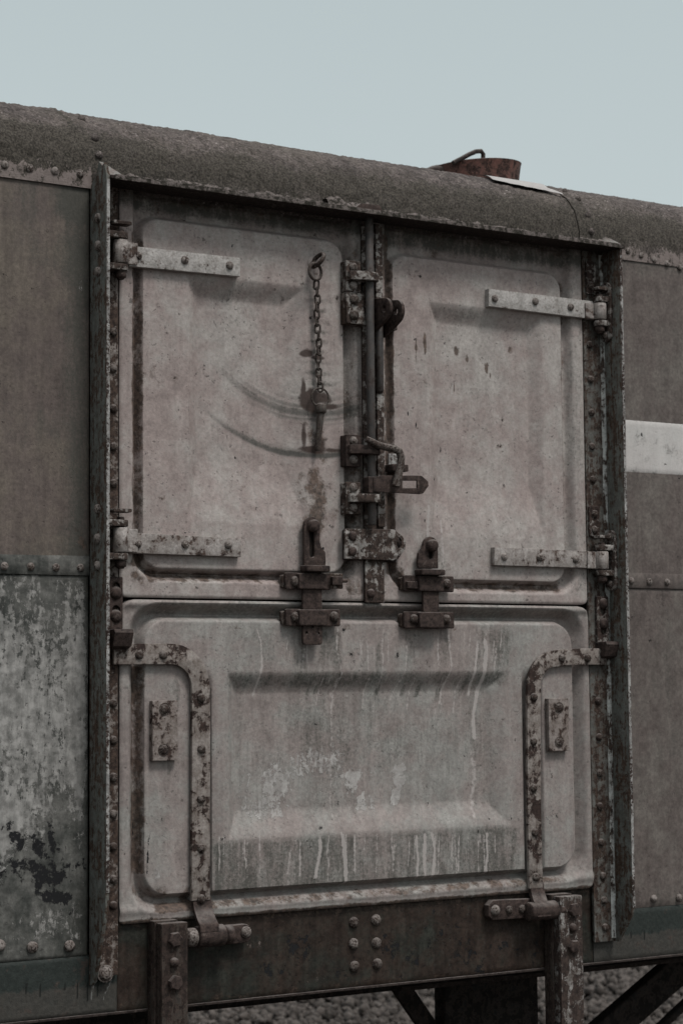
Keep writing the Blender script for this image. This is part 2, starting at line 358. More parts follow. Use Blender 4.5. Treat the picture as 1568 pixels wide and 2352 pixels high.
def gravel_mat(name, k=1.0):
    g = G(name); v = g.vor(17); a = g.noise(12, 6, .7); c = N(g.t, 'ShaderNodeTexVoronoi'); c.inputs['Scale'].default_value = 17; g.L(g.pos, c.inputs[0])
    col = g.mix(g.rng(g.math('ADD', g.math('MULTIPLY', c.outputs['Color'], .6), g.math('MULTIPLY', a, .4)), .2, .8), (.05 * k, .043 * k, .038 * k), (.20 * k, .175 * k, .16 * k))
    return g.done(col, .9, g.math('MULTIPLY', v, -1), .03)
M['ground'] = gravel_mat('gravel_ground', .55); M['stone'] = gravel_mat('ballast_stone', .50)

# ------------------------------------------------------------------ height-field sheets
def sheet(name, x0, x1, z0, z1, step, hfun, mfun, mat, parent, corner=(0, 0, 0, 0), rim=0.02, wav=0.0, xs=None):
    """pressed sheet: corner = radii TL, TR, BL, BR; rim = depth of the folded edge"""
    xs = np.linspace(x0, x1, max(2, int((x1 - x0) / step) + 1)) if xs is None else xs
    zs = np.linspace(z0, z1, max(2, int((z1 - z0) / step) + 1))
    GX, GZ = np.meshgrid(xs, zs); H = hfun(GX, GZ) if hfun else np.zeros_like(GX)
    H = H + wav * (fbm(GX, GZ, 2.2, 3, 5) - .5)
    masks = mfun(GX, GZ) if mfun else {}
    def inset(r, d): return np.where(d < r, r - np.sqrt(np.maximum(r * r - (r - d) ** 2, 0)), 0) if r > 0 else 0 * d
    il = inset(corner[0], z1 - GZ) + inset(corner[2], GZ - z0); ir = inset(corner[1], z1 - GZ) + inset(corner[3], GZ - z0)
    t = (GX - x0) / (x1 - x0); PX = (x0 + il) * (1 - t) + (x1 - ir) * t
    if max(corner) == 0: PX = GX.copy()
    # rounded-over fold at the rim
    e = np.minimum(np.minimum(GX - x0, x1 - GX), np.minimum(GZ - z0, z1 - GZ)); H = H - .004 * (1 - sst(0, .006, e))
    nz, nx = GX.shape
    V = np.stack([PX, -H, GZ], -1)
    if rim:
        P = np.pad(V, ((1, 1), (1, 1), (0, 0)), mode='edge')
        P[0, :, 1] += rim; P[-1, :, 1] += rim; P[1:-1, 0, 1] += rim; P[1:-1, -1, 1] += rim; V = P
        masks = {k: np.pad(v, 1, mode='edge') for k, v in masks.items()}; nz += 2; nx += 2
    V = V.reshape(-1, 3); idx = np.arange(nz * nx).reshape(nz, nx)
    F = np.stack([idx[:-1, :-1], idx[:-1, 1:], idx[1:, 1:], idx[1:, :-1]], -1).reshape(-1, 4)
    return np_mesh(name, V, F, masks, mat, parent)
def np_mesh(name, V, F, masks, mat, parent, smooth=40):
    me = bpy.data.meshes.new(name); me.vertices.add(len(V)); me.vertices.foreach_set('co', V.astype(np.float32).ravel())
    k = F.shape[1]; me.loops.add(F.size); me.loops.foreach_set('vertex_index', F.astype(np.int32).ravel())
    me.polygons.add(len(F)); me.polygons.foreach_set('loop_start', np.arange(0, F.size, k, dtype=np.int32)); me.polygons.foreach_set('loop_total', np.full(len(F), k, dtype=np.int32))
    me.update(calc_edges=True)
    for nm, v in masks.items():
        a = me.attributes.new(nm, 'FLOAT', 'POINT'); a.data.foreach_set('value', np.clip(v, 0, 1.5).astype(np.float32).ravel())
    me.validate()
    return link(bpy.data.objects.new(name, finish(me, mat, smooth)), parent)

# mask brushes, all in metres on the wagon side
def blob(GX, GZ, x, y, rx, ry, o=.012, soft=.6, k=1.0, wob=.5, seed=1):
    """rx, ry in photo px of size; centre measured at (x, y)"""
    cx, cz = X(x, y, o), Z(x, y, o); ax, az = rx * .00155, ry * .00132
    d = np.hypot((GX - cx) / ax, (GZ - cz) / az) + wob * (fbm(GX, GZ, 22, 4, seed) - .5) * 2
    return k * (1 - sst(1 - soft, 1 + soft * .4, d))
def drip(GX, GZ, pts, wpx, o=.012, k=1.0, seed=1):
    """run of liquid along pts [(x, y), ...] downwards"""
    P = [(X(a, b, o), Z(a, b, o)) for a, b in pts]; zz = np.array([p[1] for p in P])[::-1]; xx = np.array([p[0] for p in P])[::-1]
    cx = np.interp(GZ, zz, xx) + .010 * (fbm(GZ * 0 + seed, GZ, 14, 3, seed) - .5)
    wd = wpx * .00115 * (.55 + .9 * fbm(GZ * 0 + seed * 3, GZ, 25, 3, seed + 4))
    m = 1 - sst(.35, 1.1, np.abs(GX - cx) / wd)
    wpx = wpx
    return k * m * sst(zz[0] - .004, zz[0] + .006, GZ) * (1 - sst(zz[-1] - .02, zz[-1] + .005, GZ))
def band(GX, GZ, x0, y0, x1, y1, o=.012, soft=.012, k=1.0):
    a, b, c, d = rect(x0, y0, x1, y1, o)
    return k * sst(a - soft, a + soft, GX) * (1 - sst(b - soft, b + soft, GX)) * sst(c - soft, c + soft, GZ) * (1 - sst(d - soft, d + soft, GZ))

# ================================================================== THE WAGON
wagon = bpy.data.objects.new('goods_wagon', None); wagon.location = (1.2, 1.25, -1.25); COL.objects.link(wagon)
wagon['label'] = 'weathered grey goods wagon with pressed steel double doors above a drop door'; wagon['category'] = 'railway wagon'
bpy.context.view_layer.update()
XL, XR = -1.6, 4.6           # ends of the modelled body
ZT, ZS, ZB = 2.12, 1.035, -0.002   # top seam, middle seam, bottom of the side sheets
XPL, XPR = -0.004, 1.826     # roots of the two post flanges

# ---- side sheets
def m_ul(GX, GZ):
    st = fbm(GX, GZ, 24, 5, 3, sy=1.6)
    g = .26 * sst(.45, .75, st) + .50 * sst(1.75, 2.12, GZ) * fbm(GX, GZ, 20, 4, 2, sy=3)
    g += .45 * np.exp(-((GX + .03) / .05) ** 2) + .75 * blob(GX, GZ, 175, 450, 45, 60, 0) + .30 * blob(GX, GZ, 165, 900, 60, 420, 0, 1) + .25 * sst(.5, .7, fbm(GX, GZ, 5, 5, 14))
    p = .42 * blob(GX, GZ, 186, 650, 7, 24, 0) + .12 * blob(GX, GZ, 100, 560, 90, 90, 0, 1, seed=4)
    r = .5 * blob(GX, GZ, 185, 1240, 14, 40, 0)
    return dict(grime_shade=g, pale=p, rust=r)
def m_ll(GX, GZ):
    cx = lambda a: X(a, 1700, 0)
    n = fbm(GX, GZ, 14, 5, 8, sy=4); n2 = fbm(GX, GZ, 6, 5, 9)
    hgt = sst(.98, .70, GZ) * sst(.10, .34, GZ)
    p = .40 + .17 * hgt + .55 * (n - .5) + .50 * (n2 - .5) + .12 * sst(-.12, -.03, GX) * sst(.3, .6, GZ) - .10 * sst(.34, .22, GZ)
    p -= .30 * sst(-.022, -.010, GX)
    p += .22 * blob(GX, GZ, 60, 1720, 120, 150, 0, 1, seed=3) + .35 * blob(GX, GZ, 5, 1890, 36, 60, 0, .7) + .26 * blob(GX, GZ, 110, 2120, 80, 50, 0, .9, seed=7)
    for bx, by, rx, ry in ((45, 1985, 55, 34), (120, 1935, 40, 60), (90, 2060, 70, 30), (30, 2060, 50, 60)):
        p -= .30 * blob(GX, GZ, bx, by, rx, ry, 0, .9, seed=bx)
    b = 0 * GX
    for bx, by, rx, ry in ((32, 1893, 18, 10), (75, 1918, 26, 12), (50, 1935, 12, 18), (60, 1990, 34, 16), (98, 1995, 10, 45), (120, 1925, 6, 32), (125, 2020, 30, 26), (118, 2062, 26, 14), (15, 2010, 18, 12), (85, 1935, 10, 12)):
        b = np.maximum(b, .60 * blob(GX, GZ, bx, by, rx * 1.7, ry * 1.6, 0, .8, wob=.9, seed=bx + 3))
    b = np.maximum(b, .36 * blob(GX, GZ, 80, 1985, 110, 100, 0, 1, wob=.9, seed=77))
    g = .35 * sst(-.08, -.01, GX) + .35 * sst(.95, 1.03, GZ) + .3 * sst(.35, .10, GZ)
    r = .45 * blob(GX, GZ, 185, 2140, 10, 40, 0, .8)
    return dict(grime_shade=g, pale=p, black=b, rust=r)
def h_wave(GX, GZ): return .008 * (fbm(GX, GZ, 1.7, 3, 6) - .5)
up_l = sheet('wall_panel', XL, XPL, ZS, ZT + .03, .006, h_wave, m_ul, M['wall'], wagon, rim=.01)
label(up_l, 'brown grey streaked side sheet left of the doors, above the seam')
lo_l = sheet('wall_panel', XL, XPL, ZB, ZS - .002, .0045, lambda a, b: h_wave(a, b) - .005, m_ll, M['wall_low'], wagon, rim=.01)
label(lo_l, 'peeling green grey side sheet left of the doors, below the seam')
def m_r(GX, GZ): return dict(grime_shade=.30 * sst(.45, .8, fbm(GX, GZ, 9, 4, 4, sy=2)) + .5 * sst(2.02, 2.12, GZ) * fbm(GX, GZ, 40, 4, 2), pale=.0 * GX)
XPR2 = XPR + .012
zb0, zb1 = Z(1500, 1090, 0), Z(1500, 967, 0)
up_r = sheet('wall_panel', XPR2, XR, ZS, ZT + .03, .012, lambda a, b: h_wave(a, b) + .001, m_r, M['wall_right'], wagon, rim=.01)
def m_rl(GX, GZ): return dict(grime_shade=.34 * sst(.45, .8, fbm(GX, GZ, 9, 4, 7, sy=2)) + .3 * sst(.10, .0, GZ))
lo_r = sheet('wall_panel', XPR2, XR, ZB, ZS - .002, .012, lambda a, b: h_wave(a, b) - .004, m_rl, M['wall_right'], wagon, rim=.01)
label(up_r, 'upper side sheet right of the doors carrying the white band'); label(lo_r, 'plain brown grey lower side sheet right of the doors')
def m_band(GX, GZ):
    n = fbm(GX, GZ, 30, 5, 2); t = blob(GX, GZ, 1470, 1010, 30, 30, 0, .6) * .5
    return dict(grime_shade=.35 * sst(.45, .75, n) + t * .6 + .22 * blob(GX, GZ, 1535, 1020, 26, 30, 0, 1, seed=5) + .4 * np.maximum(sst(zb0 + .012, zb0, GZ), sst(zb1 - .010, zb1, GZ)), black=.36 * blob(GX, GZ, 1472, 1005, 5, 30, 0, .9, seed=8))
sheet('white_band', XPR2 + .002, XR - .002, zb0, zb1, .01, lambda a, b: h_wave(a, b) + .0035, m_band, M['white'], up_r, rim=.003)
# overlapping lips of the middle seam
for (a, b, par, mt) in ((XL, XPL - .001, up_l, M['wall_low']), (XPR2 + .001, XR, up_r, M['wall_right'])):
    sheet('seam_strip', a, b, ZS - .002, ZS + .052, .012, lambda p, q: h_wave(p, q) + .0035 + .001 * (fbm(p, q, 9, 2, 3) - .5), lambda p, q: dict(grime_shade=.35 * fbm(p, q, 12, 3, 2)), mt, par, rim=.005)

# ---- roof
PROF = [(-.006, 2.118), (-.006, 2.17), (-.004, 2.20), (.004, 2.235), (.022, 2.272), (.055, 2.312), (.10, 2.344), (.16, 2.372), (.23, 2.396), (.31, 2.4185), (.42, 2.446), (.6, 2.480), (.85, 2.515), (1.25, 2.535)]
def prof_eval(n):
    P = np.array(PROF + [(2.5 - a, b) for a, b in PROF[::-1][1:]]); 
    return P
def spline(P, n):
    P = np.array(P); d = np.r_[0, np.cumsum(np.hypot(*np.diff(P, axis=0).T))]; s = np.linspace(0, d[-1], n)
    # monotone smoothing: interpolate then blur a little
    q = np.stack([np.interp(s, d, P[:, 0]), np.interp(s, d, P[:, 1])], -1)
    for _ in range(6): q[1:-1] = (q[:-2] + 2 * q[1:-1] + q[2:]) / 4
    return q
Q = spline(PROF, 150)
half = Q[-1:, :]
def roof_section(name, x0, x1, step, parent, lift=0.0):
    xs = np.linspace(x0, x1, int((x1 - x0) / step) + 1)
    Qn = np.gradient(Q, axis=0); nrm = np.stack([-Qn[:, 1], Qn[:, 0]], -1); nrm /= np.linalg.norm(nrm, axis=1)[:, None]
    s = np.r_[0, np.cumsum(np.hypot(*np.diff(Q, axis=0).T))]
    GX, GS = np.meshgrid(xs, s)
    d = .009 * (fbm(GX, GS, 38, 4, 3) - .5) + .006 * (fbm(GX, GS, 95, 2, 13) - .5) + .009 * (fbm(GX, GS, 1.3, 3, 9) - .5) + lift
    d = d * sst(0, .05, GS) + .001
    # lumps
    for cx, cs, rx, rs_, h in ((.42, .335, .10, .05, .005), (-.02, .34, .08, .04, .005)):
        d += h * np.exp(-((GX - cx) / rx) ** 2 - ((GS - cs) / rs_) ** 2)
    Y = Q[:, 0][:, None] + nrm[:, 0][:, None] * d; Zz = Q[:, 1][:, None] + nrm[:, 1][:, None] * d
    V = np.stack([GX, Y, Zz], -1)
    g = .85 * np.exp(-((GS - .12) / .09) ** 2) * (.7 + .8 * (fbm(GX, GS, 5, 4, 2) - .3)) + .3 * sst(.25, .05, GS) + 1.3 * np.exp(-((GX - xsm1 + .012) / .007) ** 2) + .2 * np.exp(-((GX - xsm1) / .05) ** 2) + .35 * sst(.22, .08, GS) * (GX < xsm1) + .3 * np.exp(-((GX - xsm2) / .04) ** 2)
    p = np.zeros_like(GX)
    lip = sst(.085, .02, GS)
    p += lip * .56 * ((GX < XPL) | (GX > XPR)) + .15 * fbm(GX, GS, 9, 4, 6) * lip
    g = g - .5 * p
    idx = np.arange(V.shape[0] * V.shape[1]).reshape(V.shape[:2])
    F = np.stack([idx[:-1, :-1], idx[:-1, 1:], idx[1:, 1:], idx[1:, :-1]], -1).reshape(-1, 4)
    return np_mesh(name, V.reshape(-1, 3), F, dict(grime_shade=g, pale=p), M['roof'], parent, 0 or 60)
xsm1, xsm2 = X(205, 360, 0) - .02, X(1315, 470, 0) + .02
r1 = roof_section('roof_sheet', XL, xsm1, .0055, wagon, .002); label(r1, 'gritty roof sheet left of the first roof seam')
r2 = roof_section('roof_sheet', xsm1 - .01, xsm2 + .01, .0055, wagon, -.0015); label(r2, 'gritty roof sheet above the doors')
r3 = roof_section('roof_sheet', xsm2, XR, .0075, wagon, .0025); label(r3, 'gritty roof sheet right of the second roof seam')
# far half of the roof, plain
fb = bmesh.new(); vs = []
for (a, b) in [(2.5 - p, q) for p, q in PROF[::-1]]: vs.append([fb.verts.new((x, a, b)) for x in (XL, XR)])
for A, B in zip(vs, vs[1:]): fb.faces.new((A[0], A[1], B[1], B[0]))
mesh_obj('far_roof', fb, M['roof'], wagon)
slab('far_wall', XL, XR, -.15, 2.13, -2.5, -2.49, M['wall'], wagon)
for xe in (XL + .004, XR - .024): plate('end_wall', [rr(-2.48, -.012, -.15, 2.17, .01), ][:1], xe, xe + .02, M['wall'], wagon, plane='OZ')
slab('floor', XL + .03, XR - .03, -.12, -.06, -2.48, -.012, M['under'], wagon)
slab('inner_lining', XL + .03, XR - .03, -.05, 2.10, -.075, -.06, M['under'], wagon)

def rf(s, xx):   # point on the roof at arc length s
    d = np.r_[0, np.cumsum(np.hypot(*np.diff(Q, axis=0).T))]; return (xx, float(np.interp(s, d, Q[:, 0])), float(np.interp(s, d, Q[:, 1])))
for (px, py) in ((228, 308), (237, 355), (262, 385)):
    xx = xsm1 + (.045 if py < 330 else .05); s_ = {308: .27, 355: .16, 385: .10}[py]
    p = rf(s_, xx); stud('roof_rivet', (p[0], p[1] - .002, p[2] + .001), .012, M['roof'], r2, h=.008)
for s_ in (.30, .22, .14, .08):
    p = rf(s_, xsm2 + .05); stud('roof_rivet', (p[0], p[1] - .003, p[2] + .000), .011, M['roof'], r3, h=.008)
# pale patch on the roof beside the ventilator
ARC = np.r_[0, np.cumsum(np.hypot(*np.diff(Q, axis=0).T))]
def on_roof(px, py):
    """roof point (x, arc length) measured at a photo position"""
    ss = np.linspace(.05, .62, 600); Yq = np.interp(ss, ARC, Q[:, 0]); Zq = np.interp(ss, ARC, Q[:, 1])
    P = np.array([at(px, py, -y) for y in Yq]); d = np.abs(P[:, 2] - Zq); k = int(np.argmin(d)); return float(P[k, 0]), float(ss[k])
lo = [(1083, 408), (1130, 418), (1170, 427), (1215, 436), (1255, 444), (1290, 452)]; hi = [(1083, 407), (1130, 412), (1170, 418), (1215, 428), (1255, 437), (1290, 450)]
LO = np.array([on_roof(*p) for p in lo]); HI = np.array([on_roof(*p) for p in hi]); nx_, ns_ = 60, 10; pts = []
for i in range(nx_ + 1):
    t = i / nx_ * 5; a = [np.interp(t, range(6), c) for c in (LO[:, 0], LO[:, 1], HI[:, 0], HI[:, 1])]
    for j in range(ns_ + 1):
        u = j / ns_; p = rf(a[1] + (a[3] - a[1]) * u + .0015 * math.sin(i * .7) * (1 - u), a[0] + (a[2] - a[0]) * u); pts.append((p[0], p[1] - .003, p[2] + .008))
Fp = [(i * (ns_ + 1) + j, (i + 1) * (ns_ + 1) + j, (i + 1) * (ns_ + 1) + j + 1, i * (ns_ + 1) + j + 1) for i in range(nx_) for j in range(ns_)]
np_mesh('roof_patch', np.array(pts), np.array(Fp), {}, M['patch'], wagon)

# ventilator
cv = at(1086, 392, -.85); vx, vy = float(cv[0]), .85
ztop = Z(1090, 373, -.69) + .026
bm = bmesh.new(); prof = [(.166, -.24), (.166, -.085), (.170, -.083), (.170, -.075), (.166, -.072), (.175, -.006), (.178, 0), (.164, .004), (0.0, .012)]
rings = []
for q, zz in prof:
    rings.append([bm.verts.new((vx + q * math.cos(2 * math.pi * k / 40), vy + q * math.sin(2 * math.pi * k / 40), ztop + zz + .014 * math.cos(2 * math.pi * k / 40) * (q / .16))) for k in range(40)] if q > 0 else [bm.verts.new((vx, vy, ztop + zz))])
for A, B in zip(rings, rings[1:]):
    for k in range(40):
        if len(B) == 1: bm.faces.new((A[k], A[(k + 1) % 40], B[0]))
        else: bm.faces.new((A[k], A[(k + 1) % 40], B[(k + 1) % 40], B[k]))
vent = mesh_obj('roof_ventilator', bm, M['vent'], wagon); label(vent, 'round red brown roof ventilator with a hinged lid handle')
def ra(pxs, o): return [tuple(at(x, y, o)) for x, y in pxs]
hp = ra([(1040, 374), (1056, 366), (1078, 354), (1092, 348), (1104, 347), (1109, 354), (1108, 374)], -.74)
tube('lid_handle', hp, .0085, M['iron_dark'], vent, seg=8)
cowl = at(1004, 394, -.85)
bm = bmesh.new(); bmesh.ops.create_uvsphere(bm, u_segments=24, v_segments=12, radius=.055, matrix=Matrix.Translation((float(cowl[0]) + .02, .85, float(cowl[2]) - .006)) @ Matrix.Diagonal((1.3, 1.0, .55, 1)))
mesh_obj('vent_hinge', bm, M['iron'], vent)

# ---- sill
zsb = -.160
def m_sl(GX, GZ):
    return dict(drip=.0 * GX + .8 * np.maximum(drip(GX, GZ, [(222, 2215), (212, 2300)], 4, 0), drip(GX, GZ, [(262, 2240), (238, 2300)], 3, 0)),
                black=.68 * np.maximum.reduce([drip(GX, GZ, [(x, 2248), (x - 1, 2248 + l)], 5, 0, seed=x) for x, l in ((65, 40), (95, 45), (150, 30), (182, 50), (206, 55), (228, 45))]) + .35 * blob(GX, GZ, 230, 2230, 70, 24, 0, .8),
                grime_shade=.55 * sst(.4, .7, fbm(GX, GZ, 9, 4, 2)))
def m_sc(GX, GZ):
    b = 0 * GX; p = .06 + 0 * GX
    for bx, by, rx, ry in ((700, 2180, 60, 50), (620, 2230, 50, 40), (920, 2190, 60, 60), (1010, 2150, 70, 40), (1080, 2200, 60, 60), (1160, 2170, 50, 40), (760, 2240, 40, 20), (1240, 2160, 40, 60)): b = np.maximum(b, .38 * blob(GX, GZ, bx, by, rx, ry, 0, 1, wob=1, seed=bx))
    for bx, by, rx, ry in ((814, 2119, 14, 12), (865, 2110, 16, 14), (812, 2163, 18, 14), (866, 2192, 10, 30), (816, 2215, 16, 14), (868, 2222, 14, 20), (730, 2240, 60, 16), (640, 2130, 120, 12), (1180, 2235, 20, 16), (870, 2145, 8, 20), (590, 2180, 40, 30)): p = np.maximum(p, .36 * blob(GX, GZ, bx, by, rx, ry, 0, 1, wob=.8, seed=bx + 2))
    return dict(black=b, pale=p, rust=.45 * sst(.03, .075, GZ) + .3 * sst(-.13, -.155, GZ), grime_shade=.3 * fbm(GX, GZ, 6, 3, 9))
sill_c = sheet('side_sill', X(272, 2150, -.004), X(1362, 2100, -.004), zsb, .078, .008, lambda a, b: -.006 + h_wave(a, b) + .0015 * fbm(a, b, 30, 4, 3), m_sc, M['sillc'], wagon, rim=.02)
g = G('sill_green_sheet')
def sill_green():
    g = G('green_black_sill'); a = g.noise(20, 6, .7); s = g.noise(1, 6, .7, vec=g.map((45, 45, 6))); f = g.noise(110, 4, .7); z = N(g.t, 'ShaderNodeSeparateXYZ'); g.L(g.pos, z.inputs[0])
    zz = g.math('ADD', z.outputs[2], g.math('MULTIPLY', g.math('SUBTRACT', s, .5), .05))
    low = g.rng(zz, -.088, -.078)
    col = g.mix(low, g.mix(a, (.036, .038, .035), (.055, .048, .042)), g.mix(a, (.016, .020, .018), (.034, .040, .037)))
    col = g.mix(g.rng(a, .58, .66, 0, .8), col, (.055, .043, .037)); col = g.mix(1.0, col, g.gray(g.rng(f, .3, .7, .75, 1.2)), 'MULTIPLY')
    col = g.mix(g.rng(g.math('ADD', g.attr('drip'), g.math('MULTIPLY', g.math('SUBTRACT', f, .5), .8)), .4, .7, 0, .6), col, (.17, .17, .165))
    col = g.mix(g.rng(g.attr('black'), .3, .6, 0, .9), col, (.010, .011, .010))
    return g.done(col, .6, g.math('ADD', f, a), .0014)
M['sillg'] = sill_green()
sill_l = sheet('side_sill', XL, X(272, 2150, -.004) - .0015, zsb, ZB - .001, .006, lambda a, b: -.005 + 0 * a, m_sl, M['sillg'], wagon, rim=.02)
def m_sr(GX, GZ): return dict(black=.7 * np.maximum.reduce([drip(GX, GZ, [(x, 2128), (x, 2128 + l)], 4, 0, seed=x) for x, l in ((1452, 30), (1466, 20), (1480, 34), (1500, 18), (1530, 22))]))
sill_r = sheet('side_sill', X(1362, 2100, -.004) + .0015, XR, zsb, ZB - .001, .008, lambda a, b: -.005 + 0 * a, m_sr, M['sillg'], wagon, rim=.02)
slab('sill_lip', XL, XR, zsb - .008, zsb - .001, -.12, -.004, M['iron_dark'], wagon, .001)
label(sill_c, 'rusty brown sill below the drop door'); label(sill_l, 'green black paint splashed sill at the left'); label(sill_r, 'green grey dripping sill at the right')

# ---- posts
def post(left):
    if left:
        xf0, xf1, xl0, xl1 = XPL, XPL + .0115, XPL + .0115, X(272, 1500, .012)
        zt, zb = Z(250, 374, .09), Z(230, 2262, .012)
        taper = [(0.0, zb), (.012, zb), (.030, zb + .012), (.100, Z(268, 2090, .1)), (.104, Z(260, 2050, .1)), (.104, zt - .04), (.09, zt), (.05, zt - .015), (0, zt - .05)]
        legz = Z(260, 2240, .01)
    else:
        xl0, xl1 = X(1347, 1200, .012), XPR; xf0, xf1 = XPR, XPR + .012
        zt, zb = Z(262, 408, .1) - .0045, Z(1415, 2163, .03)
        taper = [(0.0, zb), (.03, zb), (.095, Z(1445, 2105, .095)), (.104, Z(1447, 2085, .1)), (.104, zt), (0, zt)]
        legz = Z(1385, 2163, .01)
    fl = plate('door_post', [taper[::-1]], xf0, xf1, M['post'], wagon, .0025, plane='OZ')
    leg = slab('post_leg', xl0, xl1, legz, 2.13, .0, .012, M['strip'] if left else M['strip_green'], fl, .0015, .002)
    # rounded fillet in the corner of the rolled angle
    bm = bmesh.new(); s = 1 if left else -1; xc = xf1 if left else xf0; r = .018 if left else .010; poly = [(xc, .011), (xc, .012 + r)]
    for k in range(1, 7):
        t = R(180 - 0 + k * 15); poly.append((xc + s * (r + r * math.cos(R(180) + R(k * 15)) * 1), .012 + r - r * math.sin(R(k * 15))))
    poly.append((xc + s * r, .011))
    za, zc = legz + .01, 2.12
    A = [bm.verts.new((p[0], -p[1], za)) for p in poly]; B = [bm.verts.new((p[0], -p[1], zc)) for p in poly]
    n = len(poly)
    for k in range(n): bm.faces.new((A[k], A[(k + 1) % n], B[(k + 1) % n], B[k]))
    bm.faces.new(A); bm.faces.new(B)
    mesh_obj('fillet', bm, M['fillet'] if not left else M['strip'], fl, 30)
    edge = slab('worn_edge', xf0 + .001, xf1 - .001, Z(255, 2050, .104) if left else Z(1447, 2085, .104), (zt - .05) if left else zt - .004, .1035, .1055, M['edge'], fl, .0006, .001)
    return fl, xf0, xf1
pl_, plx0, plx1 = post(True); pr_, prx0, prx1 = post(False)
label(pl_, 'left door post, green grey angle iron with a tapered foot'); label(pr_, 'right door post, angle iron with a pale fillet')
for y in (502, 565, 625, 1170, 1237, 1300):
    p = at(233, y, .055); stud('post_rivet', (plx0, -.055, p[2]), .0145, M['rivet_light'], pl_, face='-X')
pstud('bolt', 245, 2237, .012, .020, M['rivet_light'], pl_, h=.014, washer=.024)
for y in (762, 846, 938, 1026, 1110, 1615, 1700, 1785, 1870, 1945, 2020, 2080): pstud('rivet', 262, y, .012, .0125, M['rivet'], pl_)
for x, y in ((1355, 791), (1357, 871), (1359, 947), (1360, 1025), (1362, 1101), (1374, 1610), (1376, 1693), (1378, 1776), (1378, 1852), (1381, 1935), (1385, 2012), (1388, 2068), (1390, 2130)):
    pstud('rivet', x, y, .012, .0125, M['rivet'], pr_)
pslab('mounting_plate', 1346, 600, 1368, 676, .012, .020, M['worn'], pr_, r=.006); pstud('rivet', 1357, 655, .020, .013, M['rivet'], pr_)
pslab('mounting_plate', 1353, 1162, 1376, 1232, .012, .020, M['worn'], pr_, r=.006)
for y in (1180, 1216): pstud('rivet', 1368 - 2, y, .020, .0125, M['rivet'], pr_)

# hook brackets for holding the drop door
def hook(px, ytop, ybot, hook_y, par, side):
    a, b, c, d = rect(px - 12, ytop, px + 14, ybot, .022)
    if side < 0: a -= .012
    holes = []
    cx = (a + b) / 2 + .003
    for zc in (d - .035, d - .035 - .064): holes.append(rr(cx - .012, cx + .012, zc - .026, zc + .020, .0118, 5))
    pl = plate('slotted_bracket', [rr(a, b, c, d, .003)] + holes, .012, .024, M['iron'] if side < 0 else M['worn'], par, .0015)
    for zc in (d - .045, d - .109): stud('bracket_bolt', (cx, -.020, zc + (.0 if side < 0 else .022)), .019, M['iron'], par, h=.014)
    a2 = (a + b) / 2
    zt = Z(px, hook_y, .04); pr = [(.012, zt + .012), (.060, zt + .012), (.066, zt + .002), (.052, zt - .035), (.035, zt - .042), (.030, zt - .028), (.040, zt - .012), (.012, zt - .012)]
    plate('hook', [pr[::-1]], a + .002, b + .014, M['iron'], par, .003, plane='OZ')
hook(268, 1325, 1445, 1455, pl_, -1); hook(1382, 1370, 1478, 1482, pr_, 1)

# ---- gutter above the doors
zg = Z(262, 408, .1)
gx0, gx1 = plx1 + .001, X(1425, 572, .1) + .012
gut = plate('rain_gutter', [rr(gx0, gx1, -.005, .108, .002)], zg - .004, zg + .006, M['iron_dark'], wagon, .001, plane='XO')
slab('front_lip', gx0 + .01, gx1 - .01, zg - .006, zg + .008, .1085, .1125, M['lichen'], gut, .001)
# mossy dirt lying on the gutter
def dirt(name, x0, x1, o0, o1, zb, h, seed, mat, par):
    xs = np.arange(x0, x1, .004); ys = np.linspace(o0, o1, 18); GX, GY = np.meshgrid(xs, ys)
    t = (GY - o0) / (o1 - o0); H = h * np.sin(np.pi * np.clip(t * .96 + .02, 0, 1)) ** .6 * (.35 + 1.2 * fbm(GX, GY, 35, 4, seed)) * (.6 + .8 * fbm(GX, GY * 0, 4, 3, seed + 1))
    V = np.stack([GX, -GY, zb + H], -1); idx = np.arange(GX.size).reshape(GX.shape)
    F = np.stack([idx[:-1, :-1], idx[:-1, 1:], idx[1:, 1:], idx[1:, :-1]], -1).reshape(-1, 4)
    return np_mesh(name, V.reshape(-1, 3), F, {}, mat, par, 0)
dirt('moss_crust', gx0 + .01, gx1 - .03, .004, .050, zg + .0055, .028, 4, M['lichen'], gut)['kind'] = 'stuff'
dirt('moss_crust', X(745, 450, .05), X(845, 465, .05), .03, .075, zg + .0055, .035, 9, M['lichen'], gut)
pb = [(X(812, 470, .1), zg + .006), (X(826, 462, .1), zg + .024), (X(868, 466, .1), zg + .026), (X(880, 478, .1), zg + .006)]
plate('welded_tab', [pb[::-1]], .085, .106, M['iron'], gut, .002)
# end gussets
for (xg, sgn, lab) in ((gx0 + .001, 1, 0), (X(1362, 555, .1), -1, 1)):
    bm = bmesh.new()
    if sgn > 0: tri = [(plx1 + .001, .106, zg + .004), (plx1 + .001, .030, zg + .060), (plx1 + .001, .004, zg + .004), (plx1 + .045, .106, zg + .0065), (plx1 + .012, .030, zg + .060), (plx1 + .045, .004, zg + .0065)]
    else: tri = [(gx1 - .001, .106, zg + .004), (gx1 - .001, .030, zg + .045), (gx1 - .001, .004, zg + .004), (gx1 - .07, .106, zg + .0065), (gx1 - .02, .030, zg + .045), (gx1 - .07, .004, zg + .0065)]
    v = [bm.verts.new((a, -b, c)) for a, b, c in tri]
    for f in ((0, 1, 2), (5, 4, 3), (0, 3, 4, 1), (1, 4, 5, 2), (2, 5, 3, 0)): bm.faces.new([v[i] for i in f])
    bmesh.ops.bevel(bm, geom=bm.edges[:], offset=.0012, segments=1, affect='EDGES')
    mesh_obj('gusset', bm, M['post'], gut)

